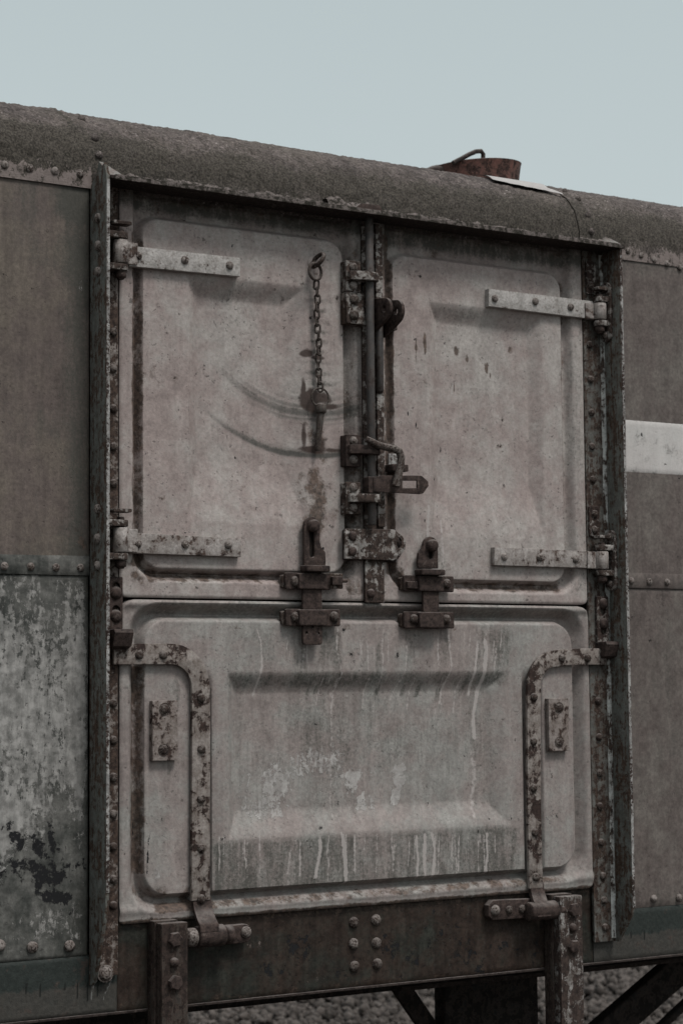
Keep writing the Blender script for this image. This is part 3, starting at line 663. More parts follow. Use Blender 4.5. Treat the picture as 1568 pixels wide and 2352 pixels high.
# ================================================================== DOORS
OD = .012
def groove(GX, GZ, outer, inner, D, w, wi=None):
    d1 = -rrsd(GX, GZ, *outer); d2 = rrsd(GX, GZ, *inner); return -D * sst(0, w, d1) * sst(0, wi or w, d2)
def tray(GX, GZ, x0, x1, z0, z1, D, wl, wr, wb, wt, soft=.3):
    q = np.stack([(GX - x0) / wl, (x1 - GX) / wr, (GZ - z0) / wb, (z1 - GZ) / wt]); q = np.clip(q, 0, 1); q = q * (1 - soft) + soft * q * q * (3 - 2 * q)
    return -D * q.min(0)
dx0, dx1 = X(276, 1000, OD), X(1342, 1000, OD)
dxm = X(857, 900, OD)
dzt, dzs = 2.135, Z(600, 1378, OD) + .002
# --- left upper door
A_out = (X(303, 900, OD), X(818, 900, OD), Z(500, 1340, OD), Z(500, 430, OD) + .05, .085)
A_in = (X(330, 900, OD), X(787, 900, OD), Z(500, 1306, OD), Z(560, 532, OD), .050)
A_tr = (X(432, 900, OD), X(704, 900, OD), Z(560, 1203, OD), Z(580, 645, OD))
def h_l(GX, GZ):
    h = OD + groove(GX, GZ, A_out, A_in, .036, .026, .020)
    top = sst(Z(560, 545, OD) - 0, Z(560, 500, OD) + .02, GZ) * sst(A_in[0], A_in[0] + .02, GX) * (1 - sst(A_in[1] - .02, A_in[1], GX))
    return h + tray(GX, GZ, *A_tr, .027, .045, .070, .18, .062, .4) + .0035 * (fbm(GX, GZ, 3, 3, 2) - .5)
EX, EZ = X(724, 605, .03), Z(724, 605, .03)
def m_l(GX, GZ):
    n = fbm(GX, GZ, 40, 4, 3); n2 = fbm(GX, GZ, 9, 4, 6)
    # rust bands where water lies
    r = .85 * band(GX, GZ, 303, 520, 329, 1300, OD, .006) * (.55 + .9 * (n2 - .2))
    r += .75 * band(GX, GZ, 340, 1316, 790, 1340, OD, .008) * (.5 + .9 * (n - .2)) + .5 * blob(GX, GZ, 320, 1310, 34, 34, OD)
    r += .40 * band(GX, GZ, 790, 560, 832, 1370, OD, .015) * (.4 + n2) + .25 * band(GX, GZ, 280, 440, 832, 520, OD, .02)
    g = .80 * band(GX, GZ, 270, 400, 840, 508, OD, .02) * (.5 + n)  # dirty door top; the gutter's shade is also put into this colour
    # swinging pin: arcs around the chain eye
    dx, dz = GX - EX, GZ - EZ; rr_ = np.hypot(dx, dz); an = np.degrees(np.arctan2(dx, -dz))
    arc = 0 * GX
    wig = .006 * (n2 - .5)
    for rad, wd, k, a0, a1 in ((.455, .012, .50, -62, 22), (.440, .007, .55, -58, 22), (.425, .005, .42, -64, 20), (.472, .008, .34, -52, 18), (.568, .011, .75, -42, 22), (.578, .006, .5, -58, 20), (.36, .006, .22, -14, 18), (.30, .007, .22, -12, 16), (.39, .008, .30, -30, 20), (.41, .006, .34, -40, 20), (.345, .005, .22, -10, 18), (.27, .006, .2, -12, 14), (.555, .006, .28, -30, 20)):
        arc = np.maximum(arc, k * (.45 + .55 * sst(-60, -5, an)) * np.exp(-((rr_ - rad + wig) / (wd * .68)) ** 2) * sst(a0, a0 + 28, an) * (1 - sst(a1 - 4, a1, an)))
    smear = 0 * GX
    for rad, wd, k, a0, a1 in ((.448, .011, .50, -64, 24), (.430, .007, .42, -58, 22), (.466, .006, .42, -45, 22), (.481, .004, .25, -30, 20), (.574, .009, .62, -56, 24), (.560, .006, .30, -40, 22), (.405, .008, .26, -34, 20), (.385, .005, .2, -24, 20), (.360, .007, .20, -18, 18), (.330, .006, .18, -14, 18), (.295, .006, .18, -12, 18), (.262, .005, .16, -10, 16)):
        smear = np.maximum(smear, 1.6 * k * (.35 + .65 * sst(-60, 0, an)) * np.exp(-((rr_ - rad + wig) / wd) ** 2) * sst(a0, a0 + 34, an) * (1 - sst(a1 - 4, a1, an)))
    g = g + arc * (.7 + .8 * (n - .3))
    # chain rub marks both sides
    for i, yy in enumerate(range(690, 905, 24)):
        g = np.maximum(g, .52 * blob(GX, GZ, 728 + (i * 37 % 9), yy, 44 - (i * 13 % 14), 6 + i % 3, OD, .9, seed=i + 5))
    g += .35 * blob(GX, GZ, 722, 640, 26, 34, OD, .8) + .25 * blob(GX, GZ, 560, 720, 90, 40, OD, 1, seed=3)
    r2 = 0 * GX
    for (bx, by, rx, ry, k) in ((704, 812, 17, 13, .9), (728, 822, 26, 8, .8), (698, 890, 6, 30, .75), (716, 922, 26, 30, .95), (736, 915, 26, 20, .7), (755, 934, 40, 9, .6), (722, 1032, 34, 11, .85), (699, 1000, 6, 44, .6), (762, 1034, 34, 8, .6), (735, 1020, 14, 16, .6)):
        r2 = np.maximum(r2, k * blob(GX, GZ, bx, by, rx, ry, OD, .8, wob=.5, seed=bx))
    oil = r2 * 1.25
    r += .62 * blob(GX, GZ, 722, 1120, 40, 130, OD, 1.0, seed=2) + .35 * blob(GX, GZ, 735, 985, 26, 40, OD, 1, seed=9) + .30 * blob(GX, GZ, 722, 1000, 34, 60, OD, 1) 
    r += .20 * sst(.52, .75, fbm(GX, GZ, 7, 4, 12)) + .45 * blob(GX, GZ, 716, 1210, 26, 30, OD)
    g += .40 * band(GX, GZ, 788, 560, 834, 1380, OD, .012) * (.4 + n2) + .45 * blob(GX, GZ, 718, 1260, 44, 90, OD, 1) + .3 * blob(GX, GZ, 715, 1330, 80, 40, OD, 1) + .30 * blob(GX, GZ, 500, 668, 150, 24, OD, .8)  # inner edge and tray top: dirt plus shade painted into the colour
    g += .28 * band(GX, GZ, 300, 1215, 560, 1222, OD, .01) + .12 * sst(.5, .7, fbm(GX, GZ, 12, 4, 9, sy=2.5))
    pale = .10 * blob(GX, GZ, 700, 900, 60, 380, OD, 1, seed=8)
    b = .0 * GX
    for bx, by in ((250 + 300, 1050), (757, 1208), (770, 1240), (742, 1260), (735, 830)): b = np.maximum(b, .75 * blob(GX, GZ, bx, by, 3, 4, OD, .6, wob=.1))
    return dict(rust=r, grime_shade=g, pale=pale, black=b, oil=oil, smear=smear)
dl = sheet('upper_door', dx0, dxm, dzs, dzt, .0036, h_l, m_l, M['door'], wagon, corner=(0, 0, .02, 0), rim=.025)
label(dl, 'left upper door with the hanging chain and curved scrape marks')
# --- right upper door
B_out = (X(884, 900, OD), X(1318, 900, OD), Z(1100, 1364, OD), Z(1100, 520, OD) + .05, .08)
B_in = (X(905, 900, OD), X(1288, 900, OD), Z(1100, 1330, OD), Z(1100, 612, OD), .050)
B_tr = (X(985, 900, OD), X(1246, 900, OD), Z(1110, 1238, OD), Z(1110, 706, OD))
def h_r(GX, GZ):
    h = OD + groove(GX, GZ, B_out, B_in, .028, .026, .018)
    return h + tray(GX, GZ, *B_tr, .025, .048, .045, .18, .060, .4) + .0035 * (fbm(GX, GZ, 3, 3, 7) - .5)
def m_rd(GX, GZ):
    n = fbm(GX, GZ, 40, 4, 3); n2 = fbm(GX, GZ, 9, 4, 16)
    r = .95 * band(GX, GZ, 882, 540, 905, 1320, OD, .008) * (.5 + n2) + .65 * band(GX, GZ, 1040, 1338, 1290, 1358, OD, .008) * (.5 + n)
    r += .48 * band(GX, GZ, 1289, 640, 1306, 1280, OD, .008) * (.4 + n2) + .24 * band(GX, GZ, 885, 540, 1340, 600, OD, .02) + .55 * blob(GX, GZ, 908, 1320, 26, 30, OD)
    g = .78 * band(GX, GZ, 870, 480, 1355, 590, OD, .02) * (.5 + n) + .30 * band(GX, GZ, 1308, 620, 1338, 1360, OD, .01) * (.4 + n2)  # top and right edge: dirt, with gutter and corner shade painted in
    g += .45 * blob(GX, GZ, 992, 1270, 40, 70, OD, 1) + .35 * blob(GX, GZ, 985, 1340, 75, 34, OD, 1) + .4 * blob(GX, GZ, 895, 900, 20, 500, OD, 1)
    g += .38 * blob(GX, GZ, 1060, 720, 90, 22, OD, .9) + .30 * blob(GX, GZ, 940, 1150, 40, 12, OD) + .22 * blob(GX, GZ, 1000, 1000, 30, 300, OD, 1, seed=5)  # first blob: dirt plus painted shade along the tray's top slope
    for bx, by, rx, ry in ((1057, 803, 6, 12), (1083, 820, 6, 13), (1128, 845, 7, 18), (1180, 805, 9, 13), (1050, 886, 6, 16), (1262, 800, 3, 9), (975, 790, 4, 36), (955, 800, 3, 30), (1135, 860, 5, 8)):
        r = np.maximum(r, .78 * blob(GX, GZ, bx, by, rx, ry, OD, .7, wob=.6, seed=bx))
    d = np.maximum(drip(GX, GZ, [(1050, 870), (1048, 905)], 5, OD), drip(GX, GZ, [(1132, 830), (1134, 870)], 4, OD, seed=3))
    d = np.maximum(d, .8 * drip(GX, GZ, [(985, 1150), (982, 1250)], 6, OD, seed=4)); d = np.maximum(d, .7 * drip(GX, GZ, [(1012, 1180), (1020, 1300)], 5, OD, seed=6))
    b = 0 * GX
    for bx, by, rx, ry in ((936, 950, 2, 8), (955, 975, 2, 7), (1022, 1030, 2, 8), (965, 1170, 2, 6), (975, 1196, 2, 5), (1002, 1100, 2, 5)): b = np.maximum(b, .8 * blob(GX, GZ, bx, by, rx, ry, OD, .6, wob=.2, seed=bx))
    r += .16 * sst(.52, .75, fbm(GX, GZ, 7, 4, 22))
    return dict(rust=r, grime_shade=g, drip=d, black=b, pale=.22 * blob(GX, GZ, 1080, 1000, 90, 200, OD, 1, seed=9))
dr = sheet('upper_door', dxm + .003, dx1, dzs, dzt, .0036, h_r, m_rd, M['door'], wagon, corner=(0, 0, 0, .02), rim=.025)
label(dr, 'right upper door with small rust spots below its hinge strap')
# --- lower drop door
lz0, lz1 = Z(700, 2088, OD) - .004, dzs - .006
lx0, lx1 = X(276, 1800, OD), X(1358, 1800, OD)
C_out = (X(292, 1800, OD), X(1350, 1800, OD), Z(700, 2074, OD), Z(700, 1384, OD), .095)
C_in = (X(334, 1800, OD), X(1316, 1800, OD), Z(700, 2030, OD), Z(700, 1430, OD), .065)
C_tr = (X(522, 1740, OD), X(1166, 1720, OD), Z(840, 1912, OD), Z(840, 1542, OD))
gl1, gl2 = (X(440, 1800, OD), X(486, 1800, OD)), (X(1203, 1800, OD), X(1246, 1800, OD))
def h_d(GX, GZ):
    h = groove(GX, GZ, C_out, C_in, .040, .042, .020)
    for a, b in (gl1, gl2):   # channels that the bent straps run in
        ch = -.020 * sst(a - .004, a + .008, GX) * (1 - sst(b - .008, b + .004, GX)) * (1 - sst(Z(700, 1600, OD), Z(700, 1530, OD), GZ)) * sst(Z(700, 2062, OD) - .005, Z(700, 2062, OD) + .015, GZ)
        h = np.minimum(h, ch)
    roll = .008 * np.exp(-((GZ - (lz1 - .012)) / .012) ** 2) + .006 * np.exp(-((GZ - (lz0 + .035)) / .014) ** 2)
    return OD + h + roll + tray(GX, GZ, *C_tr, .028, .042, .070, .078, .062, .5) + .004 * (fbm(GX, GZ, 3, 3, 11) - .5)
_r = random.Random(3)
DR = [([(x, _r.uniform(1436, 1470)), (x + _r.uniform(-4, 4), _r.uniform(1490, 1545))], _r.uniform(1.6, 3.4), _r.uniform(.35, .8)) for x in [_r.choice((_r.uniform(560, 720), _r.uniform(820, 1160))) for _ in range(34)]]
DR += [([(x, 1908), (x + _r.uniform(-3, 3), _r.uniform(1945, 2028))], _r.uniform(1.6, 3.6), _r.uniform(.35, .85)) for x in [_r.uniform(500, 1180) for _ in range(44)]]
DR += [([(x, 1545), (x - _r.uniform(2, 14), _r.uniform(1590, 1660))], _r.uniform(1.6, 3.4), _r.uniform(.3, .7)) for x in [_r.uniform(700, 1130) for _ in range(22)]]
DR += [([(590, 1440), (600, 1475), (602, 1530), (590, 1600)], 4.5, .8), ([(775, 1430), (772, 1490), (785, 1545), (773, 1620), (770, 1880)], 3.6, .6), ([(783, 1905), (790, 1960), (794, 2030)], 8, 1.0),
      ([(1098, 1470), (1092, 1530), (1085, 1600)], 6, .9), ([(1112, 1462), (1118, 1490), (1112, 1560), (1098, 1640), (1100, 1700)], 8, 1.0), ([(1098, 1720), (1100, 1790), (1092, 1880)], 9, .6),
      ([(735, 1915), (733, 1960), (722, 2020)], 8, .95), ([(690, 1920), (688, 2015)], 4, .8), ([(668, 1945), (660, 2010)], 5, .6), ([(1118, 1905), (1116, 2010)], 7, .85),
      ([(958, 1910), (957, 2020)], 5, .9), ([(974, 1905), (976, 2020)], 7, 1.0), ([(990, 1905), (998, 1950), (995, 2018)], 7, 1.0), ([(938, 1920), (936, 1990)], 3, .7), ([(905, 1925), (902, 2005)], 4, .6), ([(1006, 1915), (1006, 2010)], 3, .7),
      ([(560, 1930), (556, 2000)], 4, .5), ([(1140, 1480), (1134, 1545)], 4, .7), ([(1030, 1440), (1035, 1530), (1020, 1620)], 4, .7), ([(935, 1470), (930, 1540), (905, 1610)], 4, .6), ([(880, 1440), (878, 1560)], 4, .6), ([(960, 1540), (945, 1640)], 4, .6), ([(845, 1475), (846, 1540)], 3, .7), ([(858, 1480), (858, 1536)], 3, .6), ([(832, 1480), (832, 1530)], 3, .6), ([(1060, 1560), (1050, 1640)], 5, .6), ([(1150, 1520), (1140, 1560)], 3, .6)]
def m_d(GX, GZ):
    n = fbm(GX, GZ, 40, 4, 3); n2 = fbm(GX, GZ, 9, 4, 26); sv = fbm(GX, GZ, 26, 5, 5, sy=4)
    r = .72 * band(GX, GZ, 308, 1530, 332, 2010, OD, .007) * (.55 + n2 * .9) + .62 * band(GX, GZ, 350, 2044, 1300, 2064, OD, .010) * (.4 + n)
    r += .55 * blob(GX, GZ, 335, 2050, 45, 28, OD) + .95 * sst(lz0 + .015, lz0 + .003, GZ) * (.6 + .8 * n) + .45 * blob(GX, GZ, 410, 2085, 40, 12, OD) + .6 * blob(GX, GZ, 435, 2060, 14, 22, OD)
    r += .25 * band(GX, GZ, 500, 1440, 1160, 1450, OD, .012) + .50 * drip(GX, GZ, [(781, 1455), (777, 1490), (783, 1530)], 4, OD, seed=5) + .35 * band(GX, GZ, 1316, 1560, 1332, 2000, OD, .008) * (.3 + n)
    g = .60 * band(GX, GZ, 490, 1915, 1195, 2030, OD, .014) * (.55 + .8 * (sv - .1)) + .42 * band(GX, GZ, 525, 1545, 1165, 1576, OD, .010) * (.5 + sv)  # tray-top band mixes grime with painted shade of the slope
    g += .42 * band(GX, GZ, 560, 1440, 1180, 1540, OD, .03) * sst(.42, .68, sv) + .18 * sst(.48, .7, fbm(GX, GZ, 8, 5, 31, sy=2)) 
    g += .25 * band(GX, GZ, 350, 1385, 1310, 1420, OD, .01) + .35 * band(GX, GZ, 1318, 1560, 1336, 2000, OD, .006) * sst(.45, .6, n)  # top and right grooves darkened with painted shade as well as dirt
    g += .20 * band(GX, GZ, 545, 1580, 1140, 1870, OD, .03) + .42 * blob(GX, GZ, 405, 1600, 10, 50, OD) + .42 * blob(GX, GZ, 388, 1770, 5, 40, OD) + .42 * blob(GX, GZ, 375, 1880, 14, 18, OD) + .20 * blob(GX, GZ, 850, 1700, 300, 90, OD, 1, seed=4)
    for (bx, by, l) in ((700, 1558, 24), (722, 1560, 40), (742, 1560, 34), (760, 1555, 24), (880, 1570, 30), (940, 1575, 26), (975, 1570, 34), (1020, 1580, 30), (1075, 1575, 26)):
        g = np.maximum(g, .62 * drip(GX, GZ, [(bx, by - 14), (bx - 8, by + l)], 10, OD, seed=bx))
    d = 0 * GX
    for i, (p, wd, k) in enumerate(DR): d = np.maximum(d, drip(GX, GZ, p, wd, OD, k, seed=i + 2))
    p = 0 * GX
    for (bx, by, rx, ry, k) in ((825, 1790, 40, 44, .80), (840, 1840, 34, 44, .72), (865, 1855, 20, 36, .5), (926, 1785, 18, 34, .90), (920, 1830, 14, 20, .75), (640, 1800, 70, 60, .60), (610, 1860, 60, 34, .56), (720, 1760, 80, 40, .56), (785, 1750, 24, 100, .44), (620, 1690, 60, 20, .34), (1000, 1770, 30, 30, .32), (360, 2005, 14, 20, .5)):
        p = np.maximum(p, k * blob(GX, GZ, bx, by, rx, ry, OD, .7, wob=.8, seed=bx))
    b = 0 * GX
    for pts, wd in (([(351, 1905), (344, 1925), (339, 1960), (338, 2010)], 3), ([(322, 1880), (322, 1925)], 3), ([(310, 1820), (314, 1850)], 2), ([(475, 1800), (476, 1806)], 3)): b = np.maximum(b, .66 * drip(GX, GZ, pts, wd, OD, seed=wd))
    pb_ = .30 * band(GX, GZ, 530, 1876, 1160, 1915, OD, .012)
    return dict(rust=r, grime_shade=g, drip=np.maximum(d, .0), pale=p, black=b, soft=pb_)
dd = sheet('drop_door', lx0, lx1, lz0, lz1, .0036, h_d, m_d, M['door_low'], wagon, corner=(.045, .045, .012, .02), rim=.03)
label(dd, 'wide lower drop door with a recessed panel and pale drips')

# ---- hinge straps on the upper doors
def strap(door, pts, o0, o1, mat, rv, par_knuckle=None):
    q = quad(pts, o1); s = plate('hinge_strap', [q[::-1] if False else q], o0, o1, mat, door, .002)
    for x, y in rv: pstud('strap_rivet', x, y, o1, .0122, M['rivet_light'], door, h=.009)
    return s
strap(dl, [(298, 611), (552, 635), (552, 592), (298, 564)], .010, .032, M['strap'], ((319, 587), (426, 597), (529, 609)))
strap(dl, [(298, 1270), (554, 1279), (554, 1237), (298, 1223)], .010, .032, M['strap_worn'], ((318, 1249), (427, 1250), (526, 1251)))
strap(dr, [(1122, 703), (1372, 734), (1372, 693), (1122, 663)], .010, .032, M['strap'], ((1137, 685), (1230, 692), (1311, 705)))
strap(dr, [(1135, 1298), (1372, 1305), (1372, 1267), (1135, 1257)], .010, .032, M['strap_worn'], ((1159, 1279), (1241, 1280), (1323, 1284)))
def hinge(pxp, y0, y1, left, post_, xf, m1):
    s = 1 if left else -1; o = .040; xp = X(pxp, (y0 + y1) / 2, o + .018); za, zb = Z(pxp, y1, o + .018), Z(pxp, y0, o + .018); h = zb - za
    xb0, xb1 = sorted((xf, xf + s * .011))
    cz = (za + zb) / 2
    plate('hinge_bracket', [rr(.014, .066, cz - .098, cz + .098, .024, 6)], xb0, xb1, m1, post_, .002, plane='OZ')
    for dz in (-.076, .076): stud('bracket_rivet', (xf + s * .011, -.040, cz + dz), .013, M['rivet'], post_, face='+X' if left else '-X')
    for z0 in (za - .021, zb + .003):
        n = 8; xa, xe = sorted((xf + s * .010, xp)); ang = [R(-90 + 180 * k / n) for k in range(n + 1)]
        arc = [(xp + s * .021 * math.cos(t), o + .021 * math.sin(t)) for t in ang]
        lp = [(xf + s * .010, o - .021)] + arc + [(xf + s * .010, o + .021)]
        plate('hinge_lug', [lp if s > 0 else lp[::-1]], z0, z0 + .018, m1, post_, .002, plane='XO')
    cyl('hinge_knuckle', (xp, -o, za + .0005), (xp, -o, zb - .0005), .0220, M['strap_worn'], post_, ch=.0015)
    cyl('hinge_pin', (xp, -o, za - .045), (xp, -o, zb + .030), .0105, M['iron'], post_)
    cyl('pin_collar', (xp, -o, za - .040), (xp, -o, za - .022), .016, M['iron'], post_)
    slab('pin_key', xp - .030 * (1 if left else .7), xp + .026, zb + .042, zb + .052, o - .012, o + .020, m1, post_, .0015)
    # short link between knuckle and strap
    q0, q1 = sorted((xp, xp + s * .055)); slab('knuckle_neck', q0, q1, za + .002, zb - .002, .022, .038, M['strap_worn'], post_, .002)
hinge(284, 549, 603, True, pl_, plx1, M['worn2']); hinge(284, 1211, 1268, True, pl_, plx1, M['worn2'])
hinge(1384, 695, 733, False, pr_, prx0, M['worn2']); hinge(1389, 1266, 1307, False, pr_, prx0, M['worn2'])

# ---- centre: cover strip, locking rod, keepers
cs = slab('cover_strip', X(835, 900, .03), X(878, 900, .03), Z(860, 1384, .03), 2.12, .0225, .030, M['worn2'], dl, .0015)
slab('strip_back', X(835, 900, .03) + .004, X(878, 900, .03) - .004, Z(860, 1384, .03) + .003, 2.118, .006, .0222, M['iron'], dl, .001)
slab('strip_rib', X(866, 900, .04), X(882, 900, .04), Z(870, 1210, .04), 2.118, .0302, .040, M['worn2'], dl, .003)
pstud('strip_rivet', 853, 1363, .030, .0145, M['iron'], dl)
OR = .058
rx = X(856, 900, OR + .012)
rod = cyl('locking_rod', (rx, -OR, Z(856, 1206, OR)), (rx, -OR, 2.135), .0125, M['steel'], dl, ch=.002); label(rod, 'smooth dark vertical locking rod')
rx2 = X(873, 800, .046); cyl('inner_rod', (rx2, -.042, Z(873, 900, .042)), (rx2, -.042, Z(873, 742, .042)), .011, M['steel'], dl)
def keeper(y0, y1, ya, yb, b1, b2, mat):
    pslab('keeper_base', 791, y0 + 2, 826, y1, .012, .036, mat, dl, .002, .003)
    pslab('keeper_plate', 795, y0, 829, y1 - 1, .0365, .046, mat, dl, .0018, .003)
    for b in (b1, b2): pstud('keeper_bolt', 813, b, .046, .0135, M['rivet_light'], dl, h=.011)
    za, zb = Z(830, yb, .07), Z(830, ya, .07); xa = X(799, ya, .05); r_ = .027
    arc = [(rx + r_ * math.cos(R(t)), OR + r_ * math.sin(R(t))) for t in range(-90, 91, 15)]
    loop = [(xa, .047)] + [(rx - .02, .040)] + [(rx - .010, OR - r_)] + arc[1:] + [(rx - .02, OR + r_), (xa + .01, .070), (xa, .062)]
    hole = circ(rx, OR, .0135, 16)
    plate('rod_guide', [loop, hole], za, zb, mat, dl, .002, plane='XO')
keeper(599, 671, 623, 643, 613, 655, M['worn2']); keeper(998, 1072, 1022, 1042, 1012, 1055, M['iron']); keeper(1107, 1182, 1134, 1153, 1119, 1166, M['worn2'])
# big upper plate with spacer and padlock ears
pslab('spacer_plate', 790, 674, 840, 746, .012, .034, M['strip'], dl, .002)
pslab('keeper_plate', 796, 672, 847, 744, .0345, .045, M['worn2'], dl, .002)
for y in (687, 723): pstud('keeper_bolt', 815, y, .045, .016, M['rivet'], dl, h=.012)
def ear(pts, hole, o0, o1, name='padlock_ear', mat=None, par=None):
    return plate(name, [quad(pts, o1), circ(X(*hole[:2], o1), Z(*hole[:2], o1), hole[2], 16)], o0, o1, mat or M['iron_dark'], par or dr, .002)
# ears are plates standing at right angles to the door, one behind the other
def earp(xw, cy, R1, px_edge, zc, o_in, mat):
    n = 12; top = [(o_in, zc + R1 * 1.25), (cy - R1 * .2, zc + R1 * 1.02)] + [(cy + R1 * math.cos(R(a)), zc + R1 * math.sin(R(a))) for a in range(70, -75, -15)] + [(cy - R1 * .5, zc - R1 * 1.35), (o_in, zc - R1 * 1.9)]
    return plate('padlock_ear', [top[::-1], circ(cy, zc, .0105, 16)], xw, xw + .011, mat, dr, .002, plane='OZ')
ze = Z(885, 712, .08)
earp(X(855, 712, .03), .092, .034, 0, ze, .028, M['iron']); earp(X(879, 720, .05) + .012, .100, .036, 0, ze - .006, .028, M['iron'])
pslab('ear_base', 858, 690, 912, 756, .012, .028, M['worn'], dr, .002)
# handle
hp = [(840, 1008, .085), (848, 1012, .088), (870, 1023, .092), (890, 1028, .096), (905, 1031, .098), (916, 1037, .100), (921, 1050, .100), (920, 1066, .100), (915, 1090, .098), (908, 1117, .096)]
hpw = [tuple(at(a, b, o)) for a, b, o in hp]
hd = tube('locking_handle', hpw, .011, M['rivet'], dl, seg=12, rs=[.009, .010, .0105, .011, .0115, .012, .012, .0115, .0118, .0125]); label(hd, 'bent round bar handle on the locking rod')
o = .078
slab('rod_boss', rx - .020, rx + .022, Z(856, 1132, .08), Z(856, 1094, .08), OR - .016, OR + .016, M['iron'], dl, .003)
hs_ = quad([(858, 1129), (965, 1135), (972, 1133), (984, 1116), (983, 1106), (970, 1094), (965, 1092), (880, 1092), (858, 1096)], o)
plate('slotted_hasp', [hs_, quad([(924, 1121), (958, 1121), (958, 1104), (924, 1104)], o)], o - .008, o, M['iron'], dl, .0015)
# keeper loop on the right door behind the handle
pslab('hasp_base', 893, 1042, 914, 1080, .012, .020, M['edge'], dr, .002)
p = at(910, 1072, .05); pslab('hasp_arm', 900, 1066, 938, 1082, .020, .062, M['iron'], dr, .003)
# padlock plate at the foot
fp = quad([(792, 1283), (903, 1287), (915, 1283), (930, 1262), (932, 1245), (925, 1232), (905, 1216), (792, 1214)], .044)
plate('padlock_plate', [fp, circ(X(917, 1248, .044), Z(917, 1248, .044), .013, 16, .7, 1.2)], .034, .044, M['worn2'], dl, .002)
pslab('spacer_plate', 794, 1217, 835, 1286, .012, .0335, M['iron'], dl, .002)
plate('padlock_plate', [quad([(880, 1291), (908, 1291), (922, 1270), (926, 1240), (880, 1230)], .024)], .013, .024, M['iron_dark'], dr, .002)
for y in (1231, 1266): pstud('keeper_bolt', 811, y, .044, .0145, M['iron'], dl, h=.009)

# ---- sliding bolts
def slide(xc, wbar, y_slot0, y_slot1, ledge, g1, g2, tail, door, flip):
    # slotted tongue
    x0, x1 = xc - wbar / 2, xc + wbar / 2; o = .040; wb2 = wbar / 2
    e = 1 if not flip else -1
    # outline: narrow slot plate that widens with a lobe at its foot
    tz, bz = Z(xc, y_slot0, o), Z(xc, y_slot1, o); cx = X(xc, (y_slot0 + y_slot1) / 2, o); hw = .0275
    n = 8; pts = [(cx - hw, bz), (cx - hw, tz - hw)] + [(cx - hw * math.cos(R(180 * k / n)), tz - hw + hw * math.sin(R(180 * k / n))) for k in range(1, n)] + [(cx + hw, tz - hw)]
    lobe = [(cx + hw, bz + .075), (cx + hw + .004, bz + .060), (cx + hw + .018, bz + .045), (cx + hw + .020, bz + .020), (cx + hw + .018, bz)]
    pts = pts + lobe
    slot = rr(cx - .008, cx + .008, bz + .028, tz - .018, .0079, 5)
    if flip:
        pts = [(2 * cx - a, b) for a, b in pts][::-1]
    tg = plate('bolt_tongue', [pts[::-1], slot], .026, .038, M['iron'], door, .0035)
    cyl('slot_pin', (cx, -.02, tz - .028), (cx, -.058, tz - .028), .0185, M['iron'], door, ch=.006)
    slab('slot_back', cx - .012, cx + .012, bz + .02, tz - .02, .018, .0255, M['under'], door)
    a, b, c, d = rect(*ledge, .07); plate('bolt_ledge', [rr(a, b, .030, .078, .008)], c + .004, d - .002, M['iron'], door, .004, plane='XO')
    # guides
    for (gx0, gy0, gx1, gy1), dk in ((g1, door), (g2, dd)):
        pslab('guide_foot', gx0 - 8, gy0 + 4, gx0 + 20, gy1 - 3, .004, .026, M['door_clone'] if False else M['strip'], dk, .004, .006)
        pslab('bolt_guide', gx0, gy0, gx1, gy1, .026, .038, M['iron'], dk, .003, .005)
        pslab('guide_bridge', xc - wbar / 2 - 8, gy0 + 1, xc + wbar / 2 + 12, gy1 - 1, .0385, .058, M['iron'], dk, .004, .005)
    # the bar itself
    a, b, c, d = rect(xc - wbar / 2, ledge[3] - 6, xc + wbar / 2, tail, .048)
    holes = [circ(a + (b - a) * u, c + v, .0042, 10) for u, v in ((.18, .035), (.5, .052), (.80, .033))] if not flip else []
    plate('sliding_bar', [rr(a, b, c, d, .008)] + holes, .0385 - .002, .050 - .002, M['iron'], door, .002)
slide(718, 44, 1186, 1302, (703, 1297, 757, 1316), (656, 1316, 760, 1354), (657, 1399, 782, 1438), 1481, dl, False)
slide(990, 36, 1232, 1305, (966, 1306, 1021, 1324), (928, 1322, 1042, 1359), (928, 1405, 1043, 1443), 1444, dr, True)
for x, y, dk in ((680, 1335, dl), (1027, 1341, dr), (680, 1417, dd), (769, 1416, dd), (952, 1422, dd), (1026, 1423, dd)):
    pstud('guide_rivet', x, y, .038, .0155, M['rivet'], dk, h=.012)
pslab('guide_end', 757, 1317, 788, 1352, .030, .040, M['strip'], dl, .003); 
cyl('through_bolt', tuple(at(770, 1334, .048)), tuple(at(797, 1334, .046)), .006, M['iron'], dl); pslab('locking_nut', 764, 1324, 788, 1344, .041, .056, M['iron'], dl, .003)
pslab('locking_nut', 936, 1335, 960, 1352, .0385, .052, M['iron'], dr, .003)

# ---- bent straps of the drop door
def bent(path, wpx, o0, o1, mirror):
    """flat bar that turns from level to upright"""
    P = [Vector((X(a, b, o1), Z(a, b, o1))) for a, b in path]; L, Rr = [], []
    for i, p in enumerate(P):
        a = P[max(0, i - 1)]; b = P[min(len(P) - 1, i + 1)]; t = (b - a).normalized(); nn = Vector((-t.y, t.x)); L.append(p + nn * wpx / 2); Rr.append(p - nn * wpx / 2)
    lp = [tuple(v) for v in L] + [tuple(v) for v in Rr[::-1]]
    return plate('bent_strap', [lp[::-1] if not mirror else lp], o0, o1, M['strap_bent'], dd, .002)
def arcp(cx, cy, r, a0, a1, n=9, sy=1.15): return [(cx + r * math.cos(R(a0 + (a1 - a0) * k / n)), cy - r * sy * math.sin(R(a0 + (a1 - a0) * k / n))) for k in range(n + 1)]
p1 = [(262, 1502), (330, 1502), (382, 1502)] + arcp(394, 1580, 68, 92, 2) + [(463, 1640), (462, 1900), (462, 2068)]
